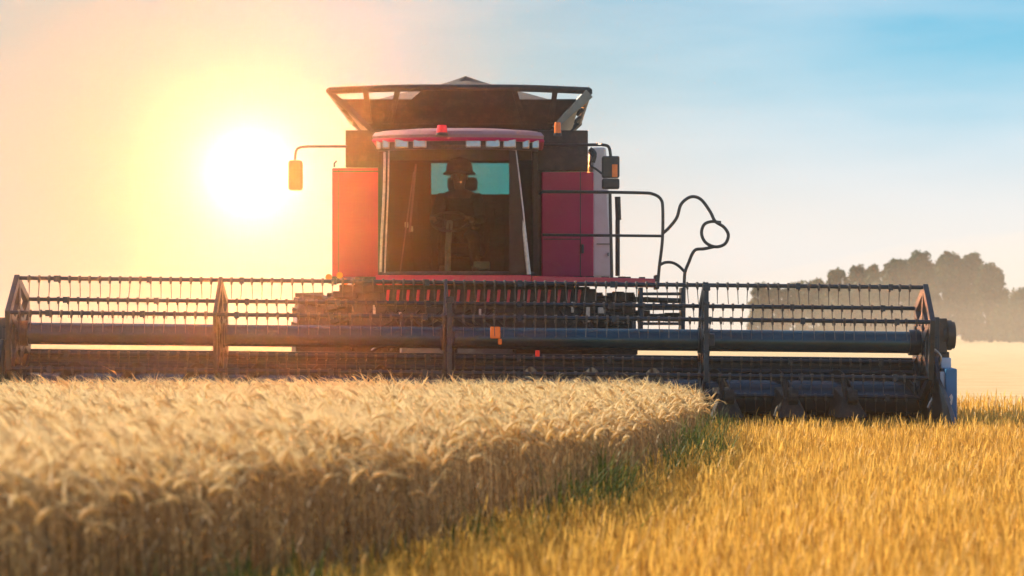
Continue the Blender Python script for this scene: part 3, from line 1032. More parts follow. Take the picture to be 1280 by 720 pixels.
m = MB(); m.hexa([(bx - .008, 27.975, sz + .70), (bx + .008, 27.975, sz + .70), (bx + .018, 28.02, sz + .70), (bx - .018, 28.02, sz + .70),
                  (bx - .005, 27.995, sz + .755), (bx + .005, 27.995, sz + .755), (bx + .01, 28.02, sz + .76), (bx - .01, 28.02, sz + .76)])
m.build('nose', M['skin'], person, bevel=.004)
for s in (-1, 1):
    m = MB(); m.disc((bx + s * .032, 28.0, sz + .755), 'y', .012, .012, 10)
    m.build('eye', M['grey'], person, smooth=True)
    m = MB(); m.disc((bx + s * .087, 28.09, sz + .735), 'x', .03, .018, 12)
    m.build('ear', M['skin'], person, smooth=True)
m = MB(); m.box(bx - .026, bx + .026, 27.988, 28.0, sz + .672, sz + .681)
m.build('mouth', M['roof'], person, bevel=.003)

# ================================================================== PLANTS (numpy batches)
class Batch:
    def __init__(s):
        s.V = []; s.Q = []; s.T = []; s.MI = []; s.n = 0

    def ribbon(s, path, width, side, tone, mi):
        """path (N,K,3), width (K,) or (N,K), side (N,3)"""
        N_, K, _ = path.shape
        w = np.broadcast_to(width, (N_, K))[..., None] * .5
        a = path - side[:, None, :] * w; b = path + side[:, None, :] * w
        v = np.stack([a, b], 2).reshape(N_, K * 2, 3)
        base = np.arange(N_)[:, None] * (K * 2) + s.n
        qs = [np.stack([base[:, 0] + 2 * k, base[:, 0] + 2 * k + 1, base[:, 0] + 2 * k + 3, base[:, 0] + 2 * k + 2], 1) for k in range(K - 1)]
        q = np.stack(qs, 1).reshape(-1, 4)
        s.V.append(v.reshape(-1, 3)); s.Q.append(q); s.MI.append(np.full(len(q), mi, np.int32))
        s.T.append(np.repeat(tone, K * 2)); s.n += N_ * K * 2

    def spindle(s, path, rad, tone, mi, sides=4):
        N_, K, _ = path.shape
        d = path[:, -1] - path[:, 0]; d /= np.linalg.norm(d, axis=1, keepdims=True) + 1e-9
        ref = np.tile(np.array([0.3, 1, .1]), (N_, 1)); a = np.cross(d, ref); a /= np.linalg.norm(a, axis=1, keepdims=True)
        b = np.cross(d, a)
        rad = np.broadcast_to(rad, (N_, K))
        ang = np.arange(sides) * 2 * np.pi / sides
        ring = a[:, None, None, :] * np.cos(ang)[None, None, :, None] + b[:, None, None, :] * np.sin(ang)[None, None, :, None]
        v = path[:, :, None, :] + ring * rad[..., None, None]
        base = np.arange(N_)[:, None] * (K * sides) + s.n
        qs = []
        for k in range(K - 1):
            for j in range(sides):
                j2 = (j + 1) % sides
                qs.append(np.stack([base[:, 0] + k * sides + j, base[:, 0] + k * sides + j2, base[:, 0] + (k + 1) * sides + j2, base[:, 0] + (k + 1) * sides + j], 1))
        q = np.stack(qs, 1).reshape(-1, 4)
        s.V.append(v.reshape(-1, 3)); s.Q.append(q); s.MI.append(np.full(len(q), mi, np.int32))
        s.T.append(np.repeat(tone, K * sides)); s.n += N_ * K * sides

    def build(s, name, mats):
        V = np.concatenate(s.V).astype(np.float32); Q = np.concatenate(s.Q).astype(np.int32)
        me = bpy.data.meshes.new(name)
        me.vertices.add(len(V)); me.vertices.foreach_set('co', V.ravel())
        me.loops.add(Q.size); me.loops.foreach_set('vertex_index', Q.ravel())
        me.polygons.add(len(Q)); me.polygons.foreach_set('loop_start', np.arange(0, Q.size, 4, dtype=np.int32))
        for mt in mats: me.materials.append(mt)
        me.polygons.foreach_set('material_index', np.concatenate(s.MI))
        at = me.attributes.new('tone', 'FLOAT', 'POINT'); at.data.foreach_set('value', np.concatenate(s.T).astype(np.float32))
        me.update(calc_edges=True)
        me.polygons.foreach_set('use_smooth', np.ones(len(Q), bool))
        o = bpy.data.objects.new(name, me); C.objects.link(o)
        return o


EDGE_Y = np.array([0, 4.2, 6.9, 8.0, 9.9, 13.0, 17.5, 21., 24.6])
EDGE_X = np.array([-3.3, -2.02, -1.32, -1.00, -.40, .33, 1.12, 1.54, 1.85])


def edge(y): return np.interp(y, EDGE_Y, EDGE_X)


def unit(a): return a / (np.linalg.norm(a, axis=-1, keepdims=True) + 1e-9)


def patch_noise(x, y, s, seed=0):
    """smooth value noise in 0..1"""
    x = x / s + 100 + seed * 13.7; y = y / s + 50 + seed * 7.1
    xi = np.floor(x).astype(int); yi = np.floor(y).astype(int); fx = x - xi; fy = y - yi
    def h(a, b):
        v = np.sin(a * 127.1 + b * 311.7 + seed * 74.7) * 43758.5453
        return v - np.floor(v)
    fx = fx * fx * (3 - 2 * fx); fy = fy * fy * (3 - 2 * fy)
    return (h(xi, yi) * (1 - fx) + h(xi + 1, yi) * fx) * (1 - fy) + (h(xi, yi + 1) * (1 - fx) + h(xi + 1, yi + 1) * fx) * fy


# ---- standing barley
wb = Batch()


def barley(x, y, detail):
    n = len(x)
    pn = patch_noise(x, y, .9, 1); pn2 = patch_noise(x, y, .25, 2)
    h = (.645 - .155 * np.clip((y - 8) / 13, 0, 1)) + .07 * pn + .05 * pn2 + rng.normal(0, .025, n)
    near = np.clip((edge(y) - x + .1) / .5, 0, 1)
    h *= (.84 + .16 * near ** .8) * np.where(rng.random(n) < .12, rng.uniform(.8, 1.12, n), 1.)
    tone = np.clip(.5 + .25 * (pn - .5) + rng.normal(0, .2, n), 0, 1)
    th = rng.uniform(0, 2 * np.pi, n)
    # common wind direction: heads nod to the left/front
    th = np.where(rng.random(n) < .55, rng.normal(np.pi * 1.1, .6, n), th)
    lean = rng.uniform(.01, .09, n) * h * 1.2
    dx, dy = np.cos(th), np.sin(th)
    K = 4
    t = np.linspace(0, 1, K)
    stem_h = h - .03
    path = np.zeros((n, K, 3))
    path[..., 0] = x[:, None] + dx[:, None] * lean[:, None] * t ** 2
    path[..., 1] = y[:, None] + dy[:, None] * lean[:, None] * t ** 2
    path[..., 2] = stem_h[:, None] * t
    sa = rng.uniform(-.9, .9, n)
    side = np.stack([np.cos(sa), np.sin(sa), np.zeros(n)], 1)
    wd = .0042 if detail else .006
    wb.ribbon(path, np.array([1.2, 1.0, .8, .5]) * wd, side, tone, 0)
    # ear: arches over and droops
    top = path[:, -1]
    el = rng.uniform(.07, .10, n)
    droop = rng.uniform(.2, 1.25, n)                   # radians of bend
    KE = 5 if detail else 4
    te = np.linspace(0, 1, KE)
    ep = np.zeros((n, KE, 3)); ep[:, 0] = top
    for k in range(1, KE):
        a = .35 + droop * 1.5 * te[k]
        stp = el[:, None] / (KE - 1)
        ep[:, k] = ep[:, k - 1] + stp * np.stack([dx * np.sin(a), dy * np.sin(a), np.cos(a)], 1)
    rprof = np.array([.35, 1.0, 1.0, .8, .15]) if KE == 5 else np.array([.4, 1., .9, .2])
    wb.spindle(ep, rprof * (.0075 if detail else .009), np.clip(tone + .1, 0, 1), 1)
    # awns
    na = 7 if detail else 3
    for j in range(na):
        k0 = rng.integers(1, KE, n)
        st = ep[np.arange(n), k0]
        d = unit(ep[np.arange(n), k0] - ep[np.arange(n), k0 - 1]) + rng.normal(0, .22, (n, 3))
        d = unit(d)
        L_ = rng.uniform(.06, .12, n)[:, None]
        pa = np.stack([st, st + d * L_ * .5 + np.array([0, 0, .0]), st + d * L_ + np.array([0, 0, -.012])], 1)
        sd = unit(np.cross(d, rng.normal(0, 1, (n, 3))))
        wb.ribbon(pa, np.array([1., .7, .25]) * (.0018 if detail else .003), sd, np.clip(tone + .25, 0, 1), 1)
    # leaves
    for j in range(2 if detail else 1):
        z0 = rng.uniform(.12, .8, n) * stem_h
        f = (z0 / stem_h)[:, None] ** 2
        st = np.stack([x + dx * lean * f[:, 0], y + dy * lean * f[:, 0], z0], 1)
        a = rng.uniform(0, 2 * np.pi, n); L_ = rng.uniform(.10, .24, n)
        pts = [st]
        for k in range(1, 4):
            bend = k / 3 * rng.uniform(.8, 2.2, n)
            pts.append(pts[-1] + (L_ / 3)[:, None] * np.stack([np.cos(a) * np.sin(bend), np.sin(a) * np.sin(bend), np.cos(bend)], 1))
        sd = np.stack([-np.sin(a), np.cos(a), np.zeros(n)], 1)
        wb.ribbon(np.stack(pts, 1), np.array([.7, 1., .8, .2]) * .008, sd, np.clip(tone - .15 + rng.normal(0, .1, n), 0, 1), 2)


def scatter(x0, x1, y0, y1, dens, keep):
    n = int((x1 - x0) * (y1 - y0) * dens)
    x = rng.uniform(x0, x1, n); y = rng.uniform(y0, y1, n)
    k = keep(x, y)
    return x[k], y[k]


def in_wheat(x, y): return (x < edge(y) + .22 * (patch_noise(x, y, .45, 21) - .6) + rng.normal(0, .05, len(x))) & (y < 24.45)
def left_of_view(x, y, mrg): return x > -(640 / F) * y - mrg

x, y = scatter(-6.4, 1.5, 3.2, 11.5, 500, lambda x, y: in_wheat(x, y) & left_of_view(x, y, 2.2) & (x > edge(y) - 4.2))
barley(x, y, True); n_near = len(x)
x, y = scatter(-8.6, 2.3, 11.5, 24.45, 390, lambda x, y: in_wheat(x, y) & left_of_view(x, y, 3.0))
barley(x, y, False)
print('barley', n_near, len(x))
W0 = straw_mat('barley_stem', (.24, .135, .055), (.52, .35, .16), .3)
W1 = straw_mat('barley_ear', (.66, .42, .17), (.97, .76, .40), .5)
W2 = straw_mat('barley_leaf', (.19, .12, .05), (.46, .33, .15), .4)
o = wb.build('barley', [W0, W1, W2]); o['kind'] = 'stuff'
o['label'] = 'standing ripe pale barley with drooping bearded heads before the header'; o['category'] = 'barley'

# ---- stubble
sb = Batch()


def stubble(x, y, dens_f, wmul=1.):
    n = len(x)
    pn = patch_noise(x, y, .8, 3); pn2 = patch_noise(x, y, .22, 5)
    h = np.clip(.13 + .08 * pn + .07 * pn2 + rng.normal(0, .03, n), .05, .30)
    tone = np.clip(.5 + .35 * (pn2 - .5) + rng.normal(0, .2, n), 0, 1)
    th = rng.uniform(0, 2 * np.pi, n); ln = rng.uniform(0, .2, n) * h
    path = np.zeros((n, 3, 3))
    for k, t in enumerate((0, .5, 1)):
        path[:, k, 0] = x + np.cos(th) * ln * t; path[:, k, 1] = y + np.sin(th) * ln * t; path[:, k, 2] = h * t
    wb_ = .0056 * wmul
    sa = rng.uniform(-1, 1, n)
    sb.ribbon(path, np.array([1.1, 1, .9]) * wb_, np.stack([np.cos(sa), np.sin(sa), np.zeros(n)], 1), tone, 0)
    # dry leaf sheaths and frayed tips
    m_ = rng.random(n) < .75
    xs, ys, hs, ts = x[m_], y[m_], h[m_], tone[m_]
    k = len(xs); a = rng.uniform(0, 2 * np.pi, k); L_ = rng.uniform(.05, .13, k); z0 = hs * rng.uniform(.3, 1, k)
    pts = [np.stack([xs, ys, z0], 1)]
    for q in range(1, 4):
        bend = q / 3 * rng.uniform(.05, 1.1, k)
        pts.append(pts[-1] + (L_ / 3)[:, None] * np.stack([np.cos(a) * np.sin(bend), np.sin(a) * np.sin(bend), np.cos(bend)], 1))
    sb.ribbon(np.stack(pts, 1), np.array([.8, 1., .7, .2]) * .008 * wmul, np.stack([-np.sin(a), np.cos(a), np.zeros(k)], 1), np.clip(ts + .15, 0, 1), 1)


def in_stub(x, y): return ((x > edge(y) - .15) | (y > 24.6)) & ((patch_noise(x, y, .11, 31) + .6 * patch_noise(x, y, .4, 32) > .55) | (rng.random(len(x)) < .28))
def right_of_view(x, y, mrg): return x < (640 / F) * y + mrg

x, y = scatter(-1.2, 6.0, 8.0, 15.0, 760, lambda x, y: in_stub(x, y) & right_of_view(x, y, 2.2)); stubble(x, y, 1); a1 = len(x)
x, y = scatter(.2, 9.0, 15.0, 26.2, 540, lambda x, y: in_stub(x, y) & right_of_view(x, y, 3.0)); stubble(x, y, 1, 1.15); a2 = len(x)
x, y = scatter(-9, 12, 25.2, 36, 50, lambda x, y: ((x < 640 / F * y + 1) & (x > .17 * y)) | ((y < 40) & (x > -.21 * y))); stubble(x, y, 1, 1.8); a3 = len(x)
print('stubble', a1, a2, a3)
# loose straw lying about
n = 24000
x = rng.uniform(-1, 9, n); y = rng.uniform(9, 25, n); k = in_stub(x, y) & right_of_view(x, y, 3); x, y = x[k], y[k]; n = len(x)
a = rng.uniform(0, 2 * np.pi, n); L_ = rng.uniform(.05, .2, n); z = rng.uniform(.01, .14, n)
p0 = np.stack([x, y, z], 1); p1 = p0 + np.stack([np.cos(a) * L_, np.sin(a) * L_, rng.uniform(-.03, .05, n)], 1)
sb.ribbon(np.stack([p0, p1], 1), .005, np.tile([0, 0.3, 1.], (n, 1)), rng.uniform(.2, 1, n), 1)
S0 = straw_mat('stubble_stalk', (.42, .20, .024), (.93, .57, .11), .4)
S1 = straw_mat('stubble_leaf', (.42, .20, .025), (.94, .58, .13), .5)
o = sb.build('stubble', [S0, S1]); o['kind'] = 'stuff'
o['label'] = 'short golden stubble covering the cut strip'; o['category'] = 'stubble'

# ---- green weeds in the edge of the crop and before the header
gb = Batch()


def weeds(x, y, hh, seed_tone):
    n = len(x)
    for j in range(5):
        a = rng.uniform(0, 2 * np.pi, n); L_ = hh * rng.uniform(.6, 1.1, n)
        pts = [np.stack([x + rng.normal(0, .01, n), y + rng.normal(0, .01, n), np.zeros(n)], 1)]
        b0 = rng.uniform(.05, .35, n); b1 = rng.uniform(.3, 1.3, n)
        for q in range(1, 5):
            bend = b0 + b1 * (q / 4) ** 2
            pts.append(pts[-1] + (L_ / 4)[:, None] * np.stack([np.cos(a) * np.sin(bend), np.sin(a) * np.sin(bend), np.cos(bend)], 1))
        gb.ribbon(np.stack(pts, 1), np.array([.7, 1., .9, .6, .15]) * .010, np.stack([-np.sin(a), np.cos(a), np.zeros(n)], 1),
                  np.clip(seed_tone + rng.normal(0, .25, n), 0, 1), 0)


for (px, py, z_, spread, cnt, hh) in ((130, 690, .3, .20, 70, .34), (210, 685, .3, .16, 70, .36), (275, 660, .3, .14, 60, .38), (370, 690, .25, .16, 60, .34),
                                      (590, 640, .25, .22, 80, .32), (715, 575, .35, .25, 90, .42), (750, 578, .35, .14, 110, .46), (620, 690, .15, .25, 50, .26),
                                      (835, 520, .4, .35, 90, .40), (860, 520, .4, .35, 160, .44), (878, 535, .3, .35, 200, .38), (790, 560, .3, .3, 60, .3), (680, 600, .3, .3, 60, .3), (20, 700, .2, .2, 40, .3), (480, 665, .2, .25, 60, .3)):
    # find the place on the crop edge that lies in this direction
    ys = np.linspace(5, 24, 400); xs = edge(ys); pxs = 640 + xs * F / ys
    i = int(np.argmin(abs(pxs - px))); cy, cx = ys[i], xs[i]
    x = cx + rng.normal(.02, spread * .35, cnt); y = cy + rng.normal(0, spread * 1.6, cnt)
    weeds(x, y, hh * rng.uniform(.6, 1.25, cnt), .5)
n = 8500
x = rng.uniform(1.6, 8.6, n); y = rng.normal(24.9, .55, n); k = (x > edge(np.minimum(y, 24.6))) & (y < 26.4)
weeds(x[k], y[k], rng.uniform(.14, .26, k.sum()) * np.where(y[k] > 25.2, .8, 1.), .3)
n = 2600
x = rng.uniform(-1, 5, n); y = rng.uniform(9, 24, n); k = in_stub(x, y) & (patch_noise(x, y, 1.2, 9) > .62)
weeds(x[k], y[k], rng.uniform(.1, .2, k.sum()), .4)
G0 = straw_mat('weed_leaf', (.055, .10, .012), (.20, .23, .045), .4)
o = gb.build('weeds', [G0]); o['kind'] = 'stuff'
o['label'] = 'green grassy weeds along the foot of the crop'; o['category'] = 'weeds'

# ================================================================== GROUND
me = bpy.data.meshes.new('ground')
xs = [-900, -60, -8, 12, 60, 900]; ys = [-60, 0, 30, 120, 500, 1500]
vs = [(x_, y_, 0) for y_ in ys for x_ in xs]
fs = [(j * 6 + i, j * 6 + i + 1, (j + 1) * 6 + i + 1, (j + 1) * 6 + i) for j in range(5) for i in range(5)]
me.from_pydata(vs, [], fs)
g = bpy.data.objects.new('ground', me); C.objects.link(g); g['kind'] = 'structure'
gm_ = bpy.data.materials.new('field_soil'); gm_.use_nodes = True
nt = gm_.node_tree; N, L = nt.nodes, nt.links; b = N['Principled BSDF']
tc = N.new('ShaderNodeTexCoord')
n1_ = N.new('ShaderNodeTexNoise'); n1_.inputs['Scale'].default_value = .7; n1_.inputs['Detail'].default_value = 9; n1_.inputs['Roughness'].default_value = .65
n2_ = N.new('ShaderNodeTexNoise'); n2_.inputs['Scale'].default_value = 14; n2_.inputs['Detail'].default_value = 6
L.new(tc.outputs['Object'], n1_.inputs['Vector']); L.new(tc.outputs['Object'], n2_.inputs['Vector'])
ad = N.new('ShaderNodeMath'); ad.operation = 'MULTIPLY_ADD'; ad.inputs[1].default_value = .45
L.new(n2_.outputs['Fac'], ad.inputs[0]); L.new(n1_.outputs['Fac'], ad.inputs[2])
cr = N.new('ShaderNodeValToRGB')
cr.color_ramp.elements[0].position = .5; cr.color_ramp.elements[0].color = (.50, .34, .16, 1)
cr.color_ramp.elements[1].position = .95; cr.color_ramp.elements[1].color = (.74, .55, .30, 1)
L.new(ad.outputs[0], cr.inputs[0]); L.new(cr.outputs[0], b.inputs['Base Color'])
b.inputs['Roughness'].default_value = .95; b.inputs['Specular IOR Level'].default_value = .1
bp = N.new('ShaderNodeBump'); bp.inputs['Strength'].default_value = .6; bp.inputs['Distance'].default_value = .05
L.new(n2_.outputs['Fac'], bp.inputs['Height']); L.new(bp.outputs[0], b.inputs['Normal'])
me.materials.append(gm_)

# ================================================================== TREES
def leaf_mat(name, c0, c1):
    return straw_mat(name, c0, c1, .3, .6)


LM = [leaf_mat('foliage_dark', (.016, .036, .012), (.050, .090, .028)), leaf_mat('foliage_olive', (.030, .045, .016), (.075, .10, .034))]


def tree(px, py_top, Y, wpx, label, dense=1., mi=0, low=.05):
    x = (px - 640) * Y / F; h = CH + (HZ - py_top) * Y / F; w = wpx * Y / F / 2
    t = empty('tree', (x, Y, 0), label, 'tree', 'trees on the far edge of the field')
    m = MB()
    pts = [(x, Y, 0), (x + random.uniform(-.1, .1), Y, h * .3), (x + random.uniform(-.3, .3), Y, h * .55), (x, Y, h * .85)]
    m.tube(arc_pts(pts, 3), h * .022 + .08, 8, r1=.05)
    limbs = []
    for k in range(9):
        a = k * 2.4 + random.random(); z = h * random.uniform(.25, .7)
        e = Vector((x + math.cos(a) * w * .7, Y + math.sin(a) * w * .7, z + h * .18))
        m.tube(arc_pts([(x, Y, z), (Vector((x, Y, z)) + e) / 2 + Vector((0, 0, h * .03)), e], 3), .1, 6, r1=.03)
    m.build('trunk', M['bark'], t, smooth=True)
    b = Batch()
    # clumps
    nc = int(135 * dense)
    cz = rng.uniform(0, 1, nc) ** .9 * (1 - low) + low
    prof = np.sin(np.clip((cz - low) / (1 - low), 0, 1) ** .75 * np.pi * .93 + .12) ** .55
    a = rng.uniform(0, 2 * np.pi, nc); rr = np.sqrt(rng.random(nc)) * prof * 1.02
    cc = np.stack([x + np.cos(a) * rr * w, Y + np.sin(a) * rr * w, cz * h * .90], 1)
    cr_ = rng.uniform(.06, .23, nc) * w + .15
    ct = rng.uniform(.1, .9, nc)
    per = 130
    i = np.repeat(np.arange(nc), per); n = len(i)
    d = unit(rng.normal(0, 1, (n, 3))) * (rng.random(n) ** .7 * rng.uniform(.8, 1.35, n))[:, None]
    c = cc[i] + d * cr_[i][:, None] * np.array([1.1, 1.1, 1.15])
    c[:, 2] = np.maximum(c[:, 2], .3)
    u = unit(rng.normal(0, 1, (n, 3))); v = unit(np.cross(u, rng.normal(0, 1, (n, 3))))
    s_ = rng.uniform(.13, .28, n)[:, None]
    path = np.stack([c - u * s_, c, c + u * s_ * .9], 1)
    b.ribbon(path, np.array([.12, .30, .08]), v, np.clip(ct[i] + rng.normal(0, .15, n), 0, 1), 0)
    o = b.build('crown', [LM[mi]]); o.parent = t; o.location = (-x, -Y, 0)


D = 350
tree(1046, 332, D, 40, 'small rounded tree at the left end of the tall group', .9, 1)
tree(1073, 326, D + 8, 34, 'second small tree of the group, just right of the rounded one', .8, 1)
tree(1091, 324, D - 5, 26, 'narrow tree at the foot of the big dark clump', .7, 0)
tree(1120, 318, D, 48, 'mid height tree on the left shoulder of the big clump', 1.1, 0)
tree(1150, 309, D + 10, 52, 'tall tree left of the middle of the big clump', 1.3, 0)
tree(1186, 306, D, 54, 'tallest dark tree in the middle of the big clump', 1.4, 0)
tree(1214, 309, D + 6, 50, 'tall tree just right of the tallest one', 1.3, 0)
tree(1238, 324, D - 6, 44, 'sloping right hand tree of the big clump', 1.2, 0)
tree(1280, 360, D - 20, 56, 'low dark tree cut by the right edge of the picture', 1.1, 0)
tree(1100, 352, D - 12, 50, 'low bushy tree in front of the foot of the big clump, nearest the ladder side', 1.0, 0)
tree(1060, 358, D - 14, 44, 'lowest bushy tree under the two small trees', .9, 1)
tree(1262, 372, D - 18, 40, 'low tree filling the dip beside the tree at the right edge', 1.0, 0)
tree(1318, 345, D - 20, 60, 'tree beyond the right edge of the view', 1.0, 0)
tree(1020, 344, D + 40, 44, 'low pale tree above the reel, nearest to the rounded tree', .6, 1)
tree(996, 349, D + 60, 40, 'low pale tree above the reel, second from the rounded tree', .6, 1)
tree(972, 351, D + 60, 38, 'low pale tree above the reel, third from the rounded tree', .6, 1)
tree(950, 346, D + 60, 30, 'leftmost pale tree just right of the ladder rail', .6, 1)

# ================================================================== LIGHT, SKY, AIR
SUN_AZ, SUN_EL = -62, 30            # key light: from behind left (degrees from the view direction)
sd = Vector((math.sin(R(SUN_AZ)) * math.cos(R(SUN_EL)), math.cos(R(SUN_AZ)) * math.cos(R(SUN_EL)), math.sin(R(SUN_EL))))
sun_d = bpy.data.lights.new('sun', 'SUN'); sun_d.energy = 5.0; sun_d.angle = R(.5); sun_d.color = (1, .86, .66)
sun = bpy.data.objects.new('sun', sun_d); C.objects.link(sun)
sun.rotation_euler = sd.to_track_quat('Z', 'Y').to_euler()

w = bpy.data.worlds.new('World'); scene.world = w; w.use_nodes = True
nt = w.node_tree; N, L = nt.nodes, nt.links
N.clear()
out = N.new('ShaderNodeOutputWorld')
sky = N.new('ShaderNodeTexSky'); sky.sky_type = 'NISHITA'; sky.sun_disc = False
sky.sun_elevation = R(SUN_EL); sky.sun_rotation = R(SUN_AZ) % (2 * PI)
sky.dust_density = 1.5; sky.air_density = 1.0; sky.ozone_density = 1.5
tc = N.new('ShaderNodeTexCoord')
vis = P(312, 216, 1000) - Vector((0, 0, CH)); vis.normalize()     # where the low sun stands
dot = N.new('ShaderNodeVectorMath'); dot.operation = 'DOT_PRODUCT'
nrm = N.new('ShaderNodeVectorMath'); nrm.operation = 'NORMALIZE'
L.new(tc.outputs['Generated'], nrm.inputs[0])
L.new(nrm.outputs[0], dot.inputs[0]); dot.inputs[1].default_value = vis


def math_(op, a, b_=None, c_=None):
    n_ = N.new('ShaderNodeMath'); n_.operation = op
    for i_, v_ in enumerate((a, b_, c_)):
        if v_ is None: continue
        if isinstance(v_, (int, float)): n_.inputs[i_].default_value = v_
        else: L.new(v_, n_.inputs[i_])
    return n_.outputs[0]


th2 = math_('MULTIPLY', math_('SUBTRACT', 1.0, dot.outputs['Value']), 2.0)      # angle squared
theta = math_('SQRT', math_('MAXIMUM', th2, 0.0))


def gauss(deg): return math_('EXPONENT', math_('MULTIPLY', th2, -1.0 / R(deg) ** 2))


def expo(deg): return math_('EXPONENT', math_('MULTIPLY', theta, -1.0 / R(deg)))


SKYG = 1.0
def mixc(fac, a, b_):
    n_ = N.new('ShaderNodeMix'); n_.data_type = 'RGBA'
    if isinstance(fac, float): n_.inputs[0].default_value = fac
    else: L.new(fac, n_.inputs[0])
    for idx, v_ in ((6, a), (7, b_)):
        if isinstance(v_, tuple): n_.inputs[idx].default_value = v_
        else: L.new(v_, n_.inputs[idx])
    return n_.outputs[2]


# Nishita scaled
sc_ = N.new('ShaderNodeVectorMath'); sc_.operation = 'SCALE'; sc_.inputs['Scale'].default_value = .12
L.new(sky.outputs[0], sc_.inputs[0])
base = sc_.outputs[0]
# thin cloud veil: noise on the direction, stretched level
sep = N.new('ShaderNodeSeparateXYZ'); L.new(nrm.outputs[0], sep.inputs[0])
mp = N.new('ShaderNodeMapping'); mp.inputs['Scale'].default_value = (3, 3, 16); L.new(nrm.outputs[0], mp.inputs[0])
cn = N.new('ShaderNodeTexNoise'); cn.inputs['Scale'].default_value = 1.6; cn.inputs['Detail'].default_value = 5; cn.inputs['Roughness'].default_value = .5
L.new(mp.outputs[0], cn.inputs['Vector'])
cl = N.new('ShaderNodeValToRGB'); cl.color_ramp.elements[0].position = .45; cl.color_ramp.elements[0].color = (0, 0, 0, 1)
cl.color_ramp.elements[1].position = .75; cl.color_ramp.elements[1].color = (.55, .55, .55, 1)
L.new(cn.outputs['Fac'], cl.inputs[0])
# low sky: pale at the horizon, cyan a few degrees up, then the physical sky
er = N.new('ShaderNodeValToRGB'); er.color_ramp.interpolation = 'B_SPLINE'
el = er.color_ramp.elements
stops = [(0.0, (.60, .55, .49)), (.15, (.61, .58, .54)), (.24, (.53, .55, .56)), (.34, (.28, .455, .54)), (.52, (.045, .335, .50)), (1.0, (.04, .20, .42))]
el[0].position = 0; el[0].color = (*stops[0][1], 1); el[1].position = 1; el[1].color = (*stops[-1][1], 1)
for p_, c_ in stops[1:-1]:
    e_ = el.new(p_); e_.color = (*c_, 1)
L.new(math_('MULTIPLY', math_('MAXIMUM', sep.outputs[2], 0.0), 4.0), er.inputs[0])
up = math_('SMOOTH_MIN', math_('MULTIPLY', math_('MAXIMUM', math_('SUBTRACT', sep.outputs[2], .13), 0.0), 3.0), 1.0, .1)
up = math_('MAXIMUM', up, 0.0)
blue = mixc(up, er.outputs[0], base)
blue = mixc(math_('MULTIPLY', cl.outputs[0], .8), blue, (.62, .62, .63, 1))
wv = P(170, 250, 1000) - Vector((0, 0, CH)); wv.normalize()       # the warm half of the sky is centred a little left of the sun
dw = N.new('ShaderNodeVectorMath'); dw.operation = 'DOT_PRODUCT'; L.new(nrm.outputs[0], dw.inputs[0]); dw.inputs[1].default_value = wv
wf = math_('EXPONENT', math_('MULTIPLY', math_('MULTIPLY', math_('SUBTRACT', 1.0, dw.outputs['Value']), 2.0), -1.0 / R(9.4) ** 2))
warm = mixc(math_('MULTIPLY', wf, .97), blue, (.57, .41, .26, 1))
bg1 = N.new('ShaderNodeBackground'); L.new(warm, bg1.inputs[0]); bg1.inputs[1].default_value = 1.0
# the low sun itself and its aureole
disc = math_('MULTIPLY', gauss(.27), 5000.0)
aur = math_('MULTIPLY', gauss(1.6), .25)
bg2 = N.new('ShaderNodeBackground'); bg2.inputs[0].default_value = (1, .27, .055, 1)
L.new(math_('ADD', disc, aur), bg2.inputs[1])
bg3 = N.new('ShaderNodeBackground'); bg3.inputs[0].default_value = (1, .82, .60, 1)
L.new(math_('ADD', math_('MULTIPLY', gauss(.8), 1.2), math_('MULTIPLY', gauss(1.5), .2)), bg3.inputs[1])
ad0 = N.new('ShaderNodeAddShader'); L.new(bg2.outputs[0], ad0.inputs[0]); L.new(bg3.outputs[0], ad0.inputs[1])
ads = N.new('ShaderNodeAddShader'); L.new(bg1.outputs[0], ads.inputs[0]); L.new(ad0.outputs[0], ads.inputs[1])
L.new(ads.outputs[0], out.inputs['Surface'])
w.cycles.sampling_method = 'MANUAL'; w.cycles.sample_map_resolution = 2048

# haze
m = MB(); m.box(-1000, 1000, -100, 1600, -1, 17)
hm = bpy.data.materials.new('haze'); hm.use_nodes = True
nt2 = hm.node_tree; nt2.nodes.remove(nt2.nodes['Principled BSDF'])
pv = nt2.nodes.new('ShaderNodeVolumePrincipled')
pv.inputs['Color'].default_value = (.97, .93, .86, 1); pv.inputs['Density'].default_value = .00011
pv.inputs['Anisotropy'].default_value = .97
nt2.links.new(pv.outputs[0], nt2.nodes['Material Output'].inputs['Volume'])
o = m.build('haze', hm); o['kind'] = 'stuff'; o['label'] = 'warm dusty evening haze over the field'; o['category'] = 'haze'



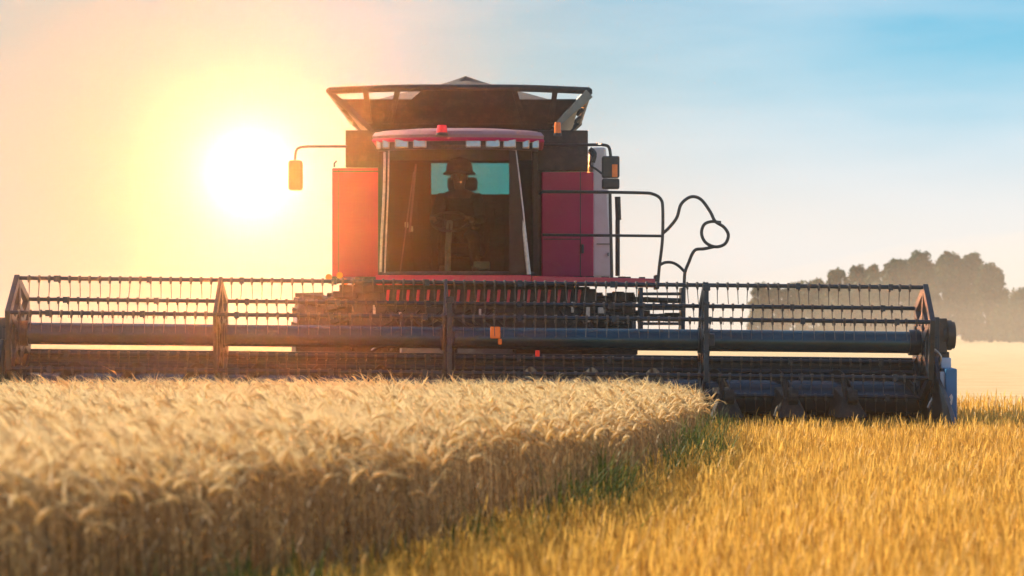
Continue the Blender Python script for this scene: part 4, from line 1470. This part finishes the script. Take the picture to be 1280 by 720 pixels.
def dust(name, c, r, dens, col, g, label):
    """an ellipsoid of even thin volume"""
    m = MB(); vs = []; fs = []; n = 24; k = 14
    for j in range(k + 1):
        ph = PI * j / k
        for i in range(n):
            a = 2 * PI * i / n
            q = 1 + .10 * math.sin(3 * a + j) * math.sin(ph) + .07 * math.sin(5 * a - 2 * j) * math.sin(ph)
            vs.append((c[0] + r[0] * q * math.sin(ph) * math.cos(a), c[1] + r[1] * q * math.sin(ph) * math.sin(a), c[2] + r[2] * math.cos(ph)))
    for j in range(k):
        for i in range(n):
            fs.append((j * n + i, (j + 1) * n + i, (j + 1) * n + (i + 1) % n, j * n + (i + 1) % n))
    m.add(vs, fs)
    dm = bpy.data.materials.new(name); dm.use_nodes = True
    t_ = dm.node_tree; t_.nodes.remove(t_.nodes['Principled BSDF'])
    v_ = t_.nodes.new('ShaderNodeVolumePrincipled')
    v_.inputs['Color'].default_value = (*col, 1); v_.inputs['Density'].default_value = dens; v_.inputs['Anisotropy'].default_value = g
    t_.links.new(v_.outputs[0], t_.nodes['Material Output'].inputs['Volume'])
    o = m.build(name, dm); o['kind'] = 'stuff'; o['label'] = label; o['category'] = 'dust'
    return o


dust('dust', (-2, 11.8, 1.5), (16, 14.5, 5.5), .0025, (.98, .92,   .84), .962, 'fine dust volume added before the harvester to carry the orange sun veil')  # added between camera and harvester so the low sun veils the machine
dust('dust', (24, 115, 0), (17, 55, 5.6), .0027, (.95, .82, .66), .3, 'tan dust plume drifting before the trees at the right')
dust('dust', (13, 75, 0), (13, 28, 2.1), .0022, (.95, .84, .70), .3, 'low pale dust trailing behind the right end of the header')
dust('dust', (34, 150, 0), (16, 70, 7.4), .0012, (.95, .82, .66), .3, 'thin dust standing higher before the tree at the right edge')

# ------------------------------------------------------------------ render settings
vs_ = scene.view_settings
vs_.view_transform = 'Standard'; vs_.look = 'None'; vs_.exposure = 0.7; vs_.gamma = 1
vs_.use_curve_mapping = False
cy = scene.cycles
cy.max_bounces = 8; cy.diffuse_bounces = 3; cy.glossy_bounces = 3; cy.transmission_bounces = 4; cy.volume_bounces = 1; cy.transparent_max_bounces = 12
cy.use_denoising = True
cy.caustics_reflective = False; cy.caustics_refractive = False
